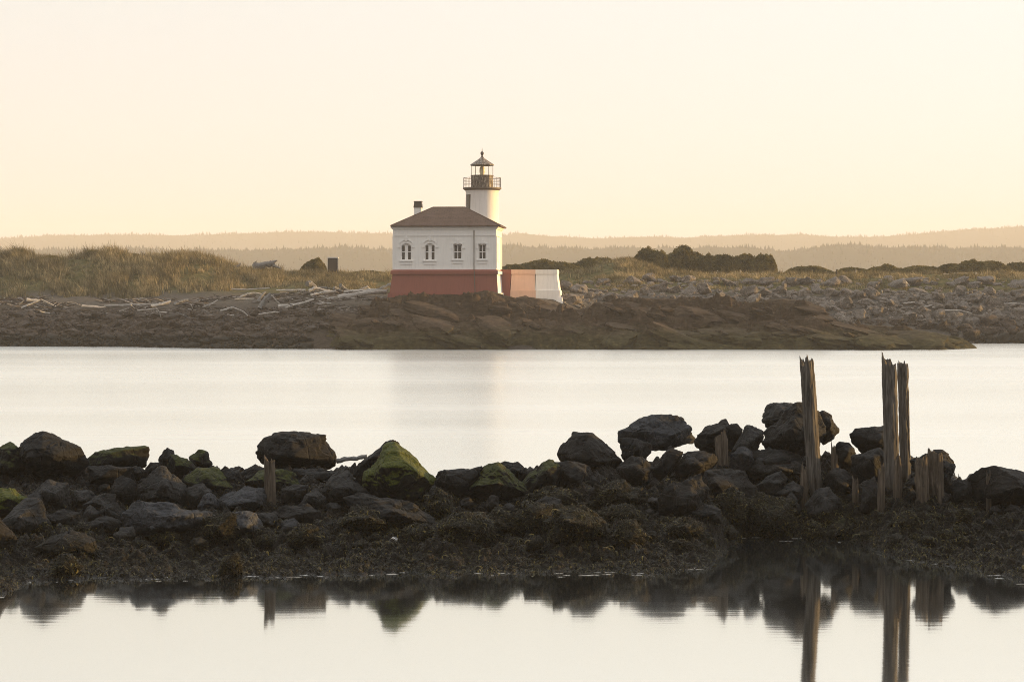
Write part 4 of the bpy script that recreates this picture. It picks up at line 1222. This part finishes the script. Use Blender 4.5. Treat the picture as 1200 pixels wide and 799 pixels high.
ofq = [np.concatenate([q[:, [0, 1, 2]], q[:, [0, 2, 3]]]) if q.shape[1] == 4 else q for q in of]
tag(mk('bedrock_outcrop', np.concatenate(ov), np.concatenate(ofq), M['bedrock'], smooth=False),
    'broad dark brown bedrock outcrop sloping to the water below the lighthouse', 'rock outcrop')
bank_meshes = {}
def bank_proto(kind, i):
    key = (kind, i)
    if key not in bank_meshes:
        v, f = rand_rock(300 + i)
        o = mk('bank_rock', v, f, M[kind], smooth=False); bank_meshes[key] = o.data
        COL.objects.unlink(o); bpy.data.objects.remove(o)
    return bank_meshes[key]
cands = []
rr = random.Random(42)
def visible(px, py): return py < outcrop_row(px) - 1
for _ in range(56000):
    right = rr.random() < .60
    px = rr.uniform(655, 1440) if right else rr.uniform(-230, 450)
    s = rr.uniform(0.0, 2.95) if right else rr.uniform(0.0, 1.72)
    x, y, z = (float(q[0]) for q in bank_pt([px], [s]))
    py = HZ - (z - CZ) / y * F
    if not visible(px, py): continue
    w = (rr.uniform(6, 12) * (1.6 if rr.random() < .08 else 1)) if right else rr.uniform(6, 17) * (1 if s < 1.4 else .6)
    if right and s > 2.2 and rr.random() < .6: continue
    cands.append((px, py, w, s, x, y, z, right))
placed = []; big_r = []; small_r = []
for c in sorted(cands, key=lambda c: -c[2]):
    if len(big_r) >= 176: break
    if not -12 < c[0] < 1212: continue
    if all(abs(c[0] - q[0]) > (c[2] + q[2]) * .40 or abs(c[1] - q[1]) > (c[2] + q[2]) * .24 for q in placed):
        placed.append(c); big_r.append(c)
for c in cands:
    if len(small_r) > 3300: break
    if all(abs(c[0] - q[0]) > q[2] * .32 or abs(c[1] - q[1]) > q[2] * .2 for q in placed[:176]): small_r.append(c)
BLAND = [('the dark upright kiosk', 390, 330), ('the driftwood pile', 410, 350), ('the white end of the masonry platform', 655, 340), ('the grassy sand hill', 730, 325),
         ('the twin white logs', 1075, 358), ('the pale crest boulder', 1041, 335), ('the long low log', 160, 358), ('the bleached log tangle', 45, 356), ('the root fan', 308, 353),
         ('the largest shrub thicket', 820, 320), ('the low round shrub', 948, 328), ('the right hand end of the bank', 1195, 350), ('the left hand end of the bank', 5, 380), ('the bedrock point', 1120, 392),
         ('the bedrock hump', 925, 352), ('the left edge of the bedrock', 420, 375), ('the crossed driftwood', 345, 360), ('the curved driftwood stick', 280, 366), ('the pale marker stick', 868, 322)]
bank_rocks = []
for k, (px, py, w, s, x, y, z, right) in enumerate(big_r):
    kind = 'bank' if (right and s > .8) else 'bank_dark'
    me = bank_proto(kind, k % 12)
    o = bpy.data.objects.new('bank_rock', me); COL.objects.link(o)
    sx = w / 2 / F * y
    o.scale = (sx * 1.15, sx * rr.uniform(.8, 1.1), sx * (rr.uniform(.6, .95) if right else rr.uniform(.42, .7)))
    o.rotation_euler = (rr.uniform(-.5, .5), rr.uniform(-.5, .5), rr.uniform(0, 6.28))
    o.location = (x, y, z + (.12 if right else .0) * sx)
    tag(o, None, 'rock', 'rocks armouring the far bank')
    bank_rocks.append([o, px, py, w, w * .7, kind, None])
Vr = []; Fr = []; b0 = 0
for k, (px, py, w, s, x, y, z, right) in enumerate(small_r):
    if k == 0: RR = {}
    v, f = rand_rock(300 + k % 12, 2) if k < 12 else RR[k % 12]
    if k < 12: RR[k] = (v, f)
    sx = min(w, 10) * rr.uniform(.5, 1.0) / 2 / F * y
    ex = Matrix.Rotation(rr.uniform(0, 6.28), 3, 'Z') @ Matrix.Rotation(rr.uniform(-.6, .6), 3, 'X')
    vv = (v * np.array((sx * 1.1, sx, sx * .75))) @ np.array(ex).T + np.array((x, y, z))
    Vr.append(vv); Fr.append(f + b0); b0 += len(v)
if Vr:
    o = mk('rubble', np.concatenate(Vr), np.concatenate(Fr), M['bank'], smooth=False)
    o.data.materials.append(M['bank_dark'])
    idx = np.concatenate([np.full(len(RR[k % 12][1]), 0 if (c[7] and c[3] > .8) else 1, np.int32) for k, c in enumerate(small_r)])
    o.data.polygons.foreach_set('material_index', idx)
    tag(o, 'loose rubble filling between the larger rocks of the far bank', 'rubble', kind='stuff')
# three pale boulders on the crest of the far bank
for px, py, w, lab in [(1041, 328, 15, 'pale pointed boulder on the crest of the far bank'), (1079, 330, 17, 'broad pale boulder on the bank crest beside a bleached log'), (1110, 333, 17, 'grey boulder half sunk in grass on the bank crest')]:
    Yq = 237.5; o, e = silhouette_rock(blob(px, py, w, w * .8, rr), Yq, int(px), sub=4, mat=M['bank'], name='bank_boulder')
    tag(o, lab, 'boulder')

# labels that single rocks out: look, then what they lie beside
TONE = {'dark': 'dark', 'grey': 'grey', 'blue': 'blue grey', 'brown': 'brown', 'moss': 'mossy', 'moss_thick': 'green mossy', 'weed': 'weed covered', 'bank': 'pale grey', 'bank_dark': 'dark brown'}
used = set()
def rel(dx, dy):
    v = 'above' if dy < -7 else 'below' if dy > 7 else ''
    h = 'left of' if dx < -9 else 'right of' if dx > 9 else ''
    if v and h: return v + ' and ' + h
    return v or h or 'against'
ORD = ['', 'second ', 'third ', 'fourth ', 'fifth ', 'sixth ', 'seventh ', 'eighth ', 'ninth ', 'tenth ']
def autolabel(items, land, noun, sizes):
    for it in items:
        if it[6]: it[0]['label'] = it[6]; used.add(it[6])
    jobs = sorted([it for it in items if not it[6]], key=lambda it: min(math.hypot(it[1] - a, it[2] - b) for _, a, b in land))
    for o, px, py, w, h, mt, lab in jobs:
        sz = 'small' if w * h < sizes[0] else 'large' if w * h > sizes[1] else 'middling'
        sh = 'flat' if w > 2.0 * h else 'upright' if h > 1.15 * w else 'blocky'
        near = sorted(land, key=lambda L_: math.hypot((px - L_[1]), (py - L_[2]) * 1.3))
        done = False
        for od in ORD:
            for ph_, a, b2 in near[:3 if od == '' else 2]:
                lab = f'{od}{sz} {sh} {TONE[mt]} {noun} {rel(px - a, py - b2)} {ph_}'
                if lab not in used and len(lab.split()) <= 16:
                    used.add(lab); o['label'] = lab; done = True; break
            if done: break
autolabel(boulders, LAND, 'rock', (350, 1300))
autolabel(bank_rocks, BLAND, 'bank rock', (75, 160))

# ------------------------------------------------------------------ driftwood on the far bank
DG = 'bleached driftwood on the far bank'
DW = [
 ([(8,356),(25,361)], 1.0, 'short grey pole slanting down at the outer end of the bleached tangle', 'drift_grey'),
 ([(25,361),(36,356),(46,352)], 1.3, 'bleached limb rising through the left hand log tangle', 'drift'),
 ([(31,351.5),(42,352),(50,354.5)], 1.5, 'brightest short log on top of the left hand tangle', 'drift'),
 ([(50,354),(66,359)], 1.2, 'grey limb trailing from the left hand tangle toward the long log', 'drift_grey'),
 ([(22,357),(28,352),(24,350)], .9, 'hooked grey branch in the left hand tangle', 'drift_grey'),
 ([(47,365),(61,368)], .9, 'short pale stick below the left hand tangle', 'drift'),
 ([(78,354),(87,355),(96,359)], 1.0, 'thin branch leading to the butt of the long log', 'drift_grey'),
 ([(96,358.5),(124,360.5)], 1.5, 'pale log butt lying against the long low log', 'drift'),
 ([(122,358.5),(160,356.5),(199,355.5)], 1.1, 'long low straight log along the top of the beach', 'drift'),
 ([(177,359),(190,356.5),(200,352.5)], 1.6, 'thick bright log tilted up at the end of the long log', 'drift'),
 ([(161,364),(172,363),(184,361.5)], 1.0, 'slim pale stick under the long low log', 'drift'),
 ([(184,362.5),(187,366),(188.5,372.5)], .9, 'pale stick standing down the bank face', 'drift'),
 ([(153,357),(158,361.5)], .8, 'stub of branch crossing the long low log', 'drift'),
 ([(204,357),(213,353),(221,351)], 1.7, 'dark grey stump log past the end of the long log', 'drift_grey'),
 ([(224,357.5),(226,362)], .9, 'tiny bright stick beside the dark grey stump log', 'drift'),
 ([(207,366),(221,372)], .8, 'thin root hanging down the dark bank', 'drift_grey'),
 ([(271,338.5),(290,339.5),(316,337.5)], 1.0, 'thin tan pole lying at the foot of the dune grass', 'drift'),
 ([(281,348.5),(290,344.5),(299,343),(309,345.5)], 1.2, 'arched pale limb before the dune grass', 'drift'),
 ([(275,350.5),(302,350)], 1.3, 'bright straight stick beneath the arched limb', 'drift'),
 ([(302,353),(307,346),(311,342)], 1.4, 'grey root limb of the fan shaped root mass', 'drift_grey'),
 ([(304,361),(309,352),(317,344)], 1.8, 'thick grey root in the fan shaped root mass', 'drift_grey'),
 ([(306,360),(313,352),(320,347)], 1.6, 'second thick root of the fan shaped root mass', 'drift_grey'),
 ([(318,346),(323,352),(330,358.5)], 1.2, 'pale stick slanting down from the root mass', 'drift'),
 ([(326,359),(343,357.5),(356,355),(367,351)], 1.4, 'long crooked pale log right of the slanting stick', 'drift'),
 ([(330,362.5),(338,359.5),(348,356.5)], 1.0, 'thin stick crossing under the crooked pale log', 'drift'),
 ([(303,368.5),(322,365.5),(340,367.5)], 1.0, 'bowed pale stick low on the dark bank', 'drift'),
 ([(244,358.5),(255,351.5)], 1.0, 'pale stick leaning up at the beach corner', 'drift'),
 ([(258,364.5),(272,360),(285,365),(296,376)], 1.1, 'curved stick drooping over the dark bank', 'drift'),
 ([(245,368.7),(254,369)], .9, 'tiny tan log on the dark bank, outer of two', 'drift'),
 ([(261,369.3),(274,369)], 1.0, 'tiny tan log on the dark bank, inner of two', 'drift'),
 ([(324,341.5),(342,340),(358,340.5)], 1.4, 'bright low log at the near end of the driftwood pile', 'drift'),
 ([(360,333),(364,332),(372,341)], 3.0, 'upright grey root stump on the driftwood pile', 'drift_grey'),
 ([(362,341),(368,338),(376,339),(388,342)], 1.5, 'forked pale limb beside the upright root stump', 'drift'),
 ([(364,346.5),(376,343.5),(394,341)], 1.4, 'pale limb crossing low in the driftwood pile', 'drift'),
 ([(396,349),(412,346),(432,343.5),(453,341)], 2.4, 'thickest bleached trunk along the front of the driftwood pile', 'drift'),
 ([(396,342.5),(424,341.5),(455,339)], 1.8, 'long bleached trunk along the top of the driftwood pile', 'drift'),
 ([(391,337.5),(397,340),(402,344)], 1.7, 'stubby root end in the middle of the driftwood pile', 'drift_grey'),
 ([(399,334),(403,338),(409,342)], 2.0, 'tapering root knee standing on the driftwood pile', 'drift_grey'),
 ([(430,335.5),(438,342)], 1.1, 'bright stick leaning on the bleached trunks', 'drift'),
 ([(420,341),(426,338),(431,336.5)], 1.5, 'grey knot of roots behind the leaning bright stick', 'drift_grey'),
 ([(438,343),(448,338.5),(458,333.5)], 2.3, 'splayed root end of the pile against the red plinth', 'drift_grey'),
 ([(372,336.5),(386,338),(398,339.5)], 1.3, 'grey pole lying along the back of the driftwood pile', 'drift_grey'),
 ([(379,347),(383,350.5),(391,349)], 1.0, 'crooked twig below the driftwood pile', 'drift'),
 ([(350,356.5),(360,354),(368,350.5)], 1.2, 'short pale limb under the driftwood pile', 'drift'),
 ([(369,356),(388,355.3)], 1.1, 'flat pale board under the driftwood pile', 'drift'),
 ([(1059,355.3),(1070,354.3),(1080,355)], 1.2, 'upper of the white logs on the grey rocks', 'drift'),
 ([(1041,362),(1048,363.6),(1056,363.6)], 1.0, 'white stick at the left of the white logs', 'drift'),
 ([(1096,364.8),(1118,363.5),(1129,364.5),(1140,368)], 1.3, 'long white log low on the grey rocks', 'drift'),
 ([(1080,360.5),(1090,358),(1099,356.2)], .9, 'tan pole rising between the white logs', 'drift'),
 ([(1093,360),(1098,361.3),(1106,361)], 1.0, 'short bleached block beside the tan pole', 'drift'),
 ([(1058,327.5),(1065,335)], 1.4, 'bleached log leaning on the bank crest', 'drift'),
 ([(1033.5,340.5),(1034.5,345.5)], 1.0, 'white upright chunk among the grey rocks', 'drift'),
 ([(1176,356),(1188,355.5),(1202,356)], .9, 'pale pole at the far right of the grey rocks', 'drift')]
for k, (pts, rad, lab, mt) in enumerate(DW):
    px = np.mean([p[0] for p in pts]); py = max(p[1] for p in pts)
    # stand it on the terrain: find the station whose row matches
    sv = np.linspace(0, 4, 160); bx, by_, bz = bank_pt(np.full(160, px), sv)
    rows = HZ - (bz - CZ) / by_ * F
    j = int(np.argmin(np.abs(rows - (py - .3)))); Y = float(by_[j]) - .9
    bg_ = 1.3 if rad > 1.35 else .9
    log(pts, (rad * bg_, rad * bg_ * .75), Y, M[mt], lab, 'driftwood', 'driftwood', DG, seed=k, dY=.8)
px = rng.uniform(-25, 452, 6000); sv = rng.uniform(1.45, 2.8, 6000)
kp = vnoise(np.stack([px * .03, sv * 3.2, px * 0], 1), 88) + .35 * vnoise(np.stack([px * .11, sv * 6, px * 0], 1), 89) > .16
px = px[kp][:1500]; sv = sv[kp][:1500]; assert len(px) == 1500
lx_, ly_, lz_ = bank_pt(px, sv)
lit = [[], []]
for k in range(1500):
    L_ = rng.uniform(.25, 1.3) * (1.6 if rng.random() < .1 else 1); a_ = rng.normal(0, .6) + (math.pi if rng.random() < .5 else 0); r0_ = rng.uniform(.025, .075)
    dx_, dy_, dz_ = math.cos(a_) * L_, math.sin(a_) * L_, rng.normal(.06, .14) * L_
    p0_ = np.array((lx_[k], ly_[k], lz_[k] + r0_ + .02)); sd0 = np.array((-dy_, dx_, 0)) / L_ * r0_; up0 = np.array((0, 0, r0_ * 1.2))
    p1_ = p0_ + (dx_, dy_, dz_)
    lit[0] += [p0_ - sd0, p0_ + up0, p0_ + sd0, p0_ - up0, p1_ - sd0 * .6, p1_ + up0 * .6, p1_ + sd0 * .6, p1_ - up0 * .6]
    q_ = k * 8; lit[1] += [(q_ + i_, q_ + (i_ + 1) % 4, q_ + 4 + (i_ + 1) % 4, q_ + 4 + i_) for i_ in range(4)] + [(q_ + 3, q_ + 2, q_ + 1, q_), (q_ + 4, q_ + 5, q_ + 6, q_ + 7)]
tag(mk('wood_litter', np.array(lit[0]), np.array(lit[1]), M['litter'], smooth=False), 'small broken sticks and bark littering the beach below the dune', 'driftwood litter', kind='stuff')
# two big stranded logs on the grass
def stump(pts, rad, Y, lab, roots, seed):
    rt = log(pts, rad, Y, M['drift_grey'], lab, 'stranded_log', 'log', None, 12, seed)
    c = np.array(rt.location); k = 0
    for q in roots:
        mb = MB(); p3 = [P(x, y, Y - .2) - c for x, y in q]; mb.tube(p3, [.22, .13, .05][:len(p3)], 7)
        r = mb.build('root', M['drift_grey'], rt, True)
stump([(297, 313), (306, 311), (316, 309.5), (322, 308)], (4.2, 3.2), 249.5, 'big grey stranded trunk lying on the dune grass behind the beach', [[(318, 309), (323, 306), (325, 305)], [(320, 311), (325, 313), (330, 315)], [(300, 311), (298, 308), (301, 306)]], 5)
stump([(270, 316), (274, 313), (279, 312)], (2.6, 2.2), 249.8, 'smaller grey stump with snags at the shoulder of the dune', [[(271, 315), (264, 313), (262, 307)], [(277, 313), (281, 311), (282, 308)]], 8)

# ------------------------------------------------------------------ kiosk, marker posts
k0 = P(390, 318.5, 250.5)
kr = empty('kiosk', k0); kw, kh = 11.2 / F * 250.5, 16.2 / F * 250.5
tag(kr, 'dark brown upright box kiosk standing alone in the dune grass', 'kiosk')
MB().box(-kw / 2, kw / 2, 0, kw * .9, -.5, kh).build('cabinet', M['kiosk'], kr)
MB().box(-kw / 2 + .12, kw / 2 - .12, -.03, .02, .12, kh - .14).build('door', M['black'], kr)
MB().box(-kw / 2 - .07, kw / 2 + .07, -.09, kw * .9 + .08, kh, kh + .09).build('roof', M['trim'], kr)
for sx in (-1, 1):
    MB().box(sx * (kw / 2 + .035) - .033, sx * (kw / 2 + .035) + .033, -.06, .05, -.4, kh - .002).build('corner_post', M['drift'], kr)
for px, py, h, r, mt, lab in [(868, 322.5, 6, .07, 'drift', 'short pale marker stick before the largest shrub thicket'), (981, 321, 5.5, .12, 'kiosk', 'short dark post on the bank crest between low shrubs'), (1003, 321, 5, .06, 'drift', 'thin pale post on the bank crest past the dark post'), (690, 321, 4.5, .06, 'drift', 'thin stick in the grass beside the sand hill')]:
    Y = 252.0; b = P(px, py, Y); t = P(px, py - h, Y)
    mb = MB(); mb.tube([(0, 0, -.5), (0, 0, (t - b)[2] * .92), (0.01, 0, (t - b)[2])], [r, r, r * .7], 6)
    o = mb.build('marker_post', M[mt]); o.location = b; tag(o, lab, 'post')

# ------------------------------------------------------------------ shrubs
def shrub(px, py, w, h, Y, lab, seed, n=None, lean=0.0):
    """px, py: middle of the base; w, h: size in photo pixels"""
    r = np.random.default_rng(seed)
    b = P(px, py, Y); sx, sz = w / 2 / F * Y, h / F * Y
    n = n or int(900 + w * h * 12)
    rad = np.sqrt(r.random(n)); an_ = r.uniform(0, 2 * math.pi, n); dy = max(1.2, sx * .45)
    e_ = .5 if h > 16 else .8
    gx, gy = rad * np.cos(an_), rad * np.sin(an_)
    lump = 1 + .22 * fbm(np.stack([gx * sx * .75, gy * dy * .75, gx * 0 + seed], 1), 3, seed) + .16 * fbm(np.stack([gx * sx * 2.2, gy * dy * 2.2, gx * 0 + seed], 1), 2, seed + 2)
    lay = 1 - .55 * r.random(n) ** 2.0 + np.where(r.random(n) < .08, .10 * r.random(n), 0)
    c = np.stack([gx * sx * 1.06, gy * dy, sz * (1 - rad ** 2.2) ** e_ * lump * lay * .98], 1)
    c[:, 0] += lean * c[:, 2]
    s = r.uniform(.07, .17, n)
    a = r.normal(size=(n, 3)); a /= np.linalg.norm(a, axis=1)[:, None]
    t = np.cross(a, r.normal(size=(n, 3))); t /= np.linalg.norm(t, axis=1)[:, None]
    V = np.stack([c - a * s[:, None], c + t * (s * .6)[:, None], c + a * s[:, None], c - t * (s * .6)[:, None]], 1).reshape(-1, 3)
    Fq = np.arange(n * 4).reshape(-1, 4)
    rt = empty('shrub', b)
    tag(rt, lab, 'shrub', 'shrubs on the dunes')
    mk('crown', V, Fq, M['shrub'], rt, False)
    mb = MB()
    for k in range(4):
        an = k * 1.6 + seed; mb.tube([(0, 0, -.4), (math.cos(an) * sx * .25, math.sin(an) * .3, sz * .35), (math.cos(an) * sx * .5 + lean * sz * .6, math.sin(an) * .6, sz * .7)], [.09, .06, .03], 5)
    mb.build('stem', M['stub'], rt)
SH = [(22,318,46,9,246,'low olive shrub low on the dune face at its outer end',0), (88,322,40,8,245,'low olive shrub on the dune face under the highest hump',0), (176,324,36,8,244,'olive shrub on the dune face above the long low log',0), (228,316,44,10,247,'broad olive shrub on the shoulder of the dune',0), (60,306,26,6,250,'small shrub in the dip of the dune top',0), (205,304,24,6,250,'small shrub on the dune top near its shoulder',0), (288,326,30,6,247,'low shrub in the grass below the big stranded trunk',0), (367,318,30,15,256,'dark wind bent shrub beside the upright kiosk',.18), (141,303,20,8,251,'small dark shrub on the dune top, outer of two',0), (157,303,16,6,252,'smaller dark shrub on the dune top, inner of two',0),
 (108,299,14,6,252,'tan tufted shrub on the highest dune hump',0),
 (432,322,50,4,262,'flat sliver of shrub by the keeper building wall',0),
 (640,322,100,16,275,'long low shrub bank rising behind the masonry platform',0), (700,322,80,18,280,'low shrub bank meeting the sand hill from behind',0), (600,322,40,11,270,'shrub tucked between keeper building and platform',0),
 (762,322,46,29,262,'tall rounded shrub directly behind the sand hill',0), (800,321,60,29,264,'broadest shrub dome of the thicket',0), (840,321,56,24,262,'shrub dome in the middle of the thicket',0), (872,321,44,20,262,'lower shrub dome near the end of the thicket',0), (894,321,32,23,260,'rounded shrub closing the end of the thicket',0),
 (948,321,58,9,262,'low round shrub alone past the thicket',0), (1000,321,44,7,262,'low shrub by the short dark post',0), (1038,321,50,10,263,'shrub behind the pale pointed boulder',0), (1080,320,60,8,264,'long low shrub behind the broad pale boulder',0),
 (1150,319,74,13,263,'largest shrub mound at the right of the bank',0), (1196,319,50,11,264,'shrub mound cut off by the picture edge',0), (1115,319,40,9,264,'shrub wedged beside the largest mound',0)]
for k, (px, py, w, h, Y, lab, ln_) in enumerate(SH): shrub(px, py, w, h, Y, lab, 40 + k, lean=ln_)

# ------------------------------------------------------------------ grass
def grass(nt):
    px = np.concatenate([rng.uniform(-200, 460, int(nt * .62)), rng.uniform(580, 1440, int(nt * .38)), rng.normal(733, 24, int(nt * .06))])
    s = 3 + (rng.random(len(px))) ** .8 * 1.6
    s = np.where((px > 640) & (rng.random(len(px)) < .35), rng.uniform(2.3, 3.4, len(px)), s)
    big = vnoise(np.stack([px * .045, s * 3.0, px * 0], 1), 77)
    keep = (big > -.25) | (rng.random(len(px)) < .25)
    px, s, big = px[keep], s[keep], big[keep]
    per = 22; size = rng.uniform(.6, 1.3, len(px)) * (1 + .5 * big)
    X, Y, Z = bank_pt(px, s)
    rp = lambda q: np.repeat(q, per)
    a = rng.uniform(0, 2 * math.pi, len(px) * per); rd = np.sqrt(rng.random(len(a))) * rp(size) * .34
    return np.stack([rp(X) + np.cos(a) * rd, rp(Y) + np.sin(a) * rd, rp(Z)], 1), rp(big), rp(px), rp(s), rp(size), a
b, tuft, gpx, gs, gsize, ga = grass(11500)
n = len(b)
tall = np.where(gpx < 330, 1.0, .55) * np.where(gs < 3.05, .6, 1.0)
h = rng.uniform(.40, 1.05, n) * gsize * tall * np.where(rng.random(n) < .12, 1.35, 1.0)
az = ga + rng.uniform(-.7, .7, n); lean = rng.uniform(.1, .8, n)
d = np.stack([np.cos(az) - .35, np.sin(az), np.zeros(n)], 1); sdv = np.stack([-np.sin(az), np.cos(az), np.zeros(n)], 1)
w = rng.uniform(.014, .032, n)
b[:, 2] -= .08
mid = b + d * (h * lean * .35)[:, None] + np.stack([0*h, 0*h, h * .62], 1)
tip = b + d * (h * lean)[:, None] + np.stack([0*h, 0*h, h], 1)
V = np.stack([b - sdv * w[:, None], b + sdv * w[:, None], mid + sdv * (w * .8)[:, None], mid - sdv * (w * .8)[:, None], tip + sdv * (w * .2)[:, None], tip - sdv * (w * .2)[:, None]], 1).reshape(-1, 3)
a = np.arange(n)[:, None] * 6
tag(mk('grass', V, np.concatenate([a + np.array([[0, 1, 2, 3]]), a + np.array([[3, 2, 4, 5]])]), M['grass'], smooth=False), 'tan and olive marram grass on the dunes', 'grass', kind='stuff')
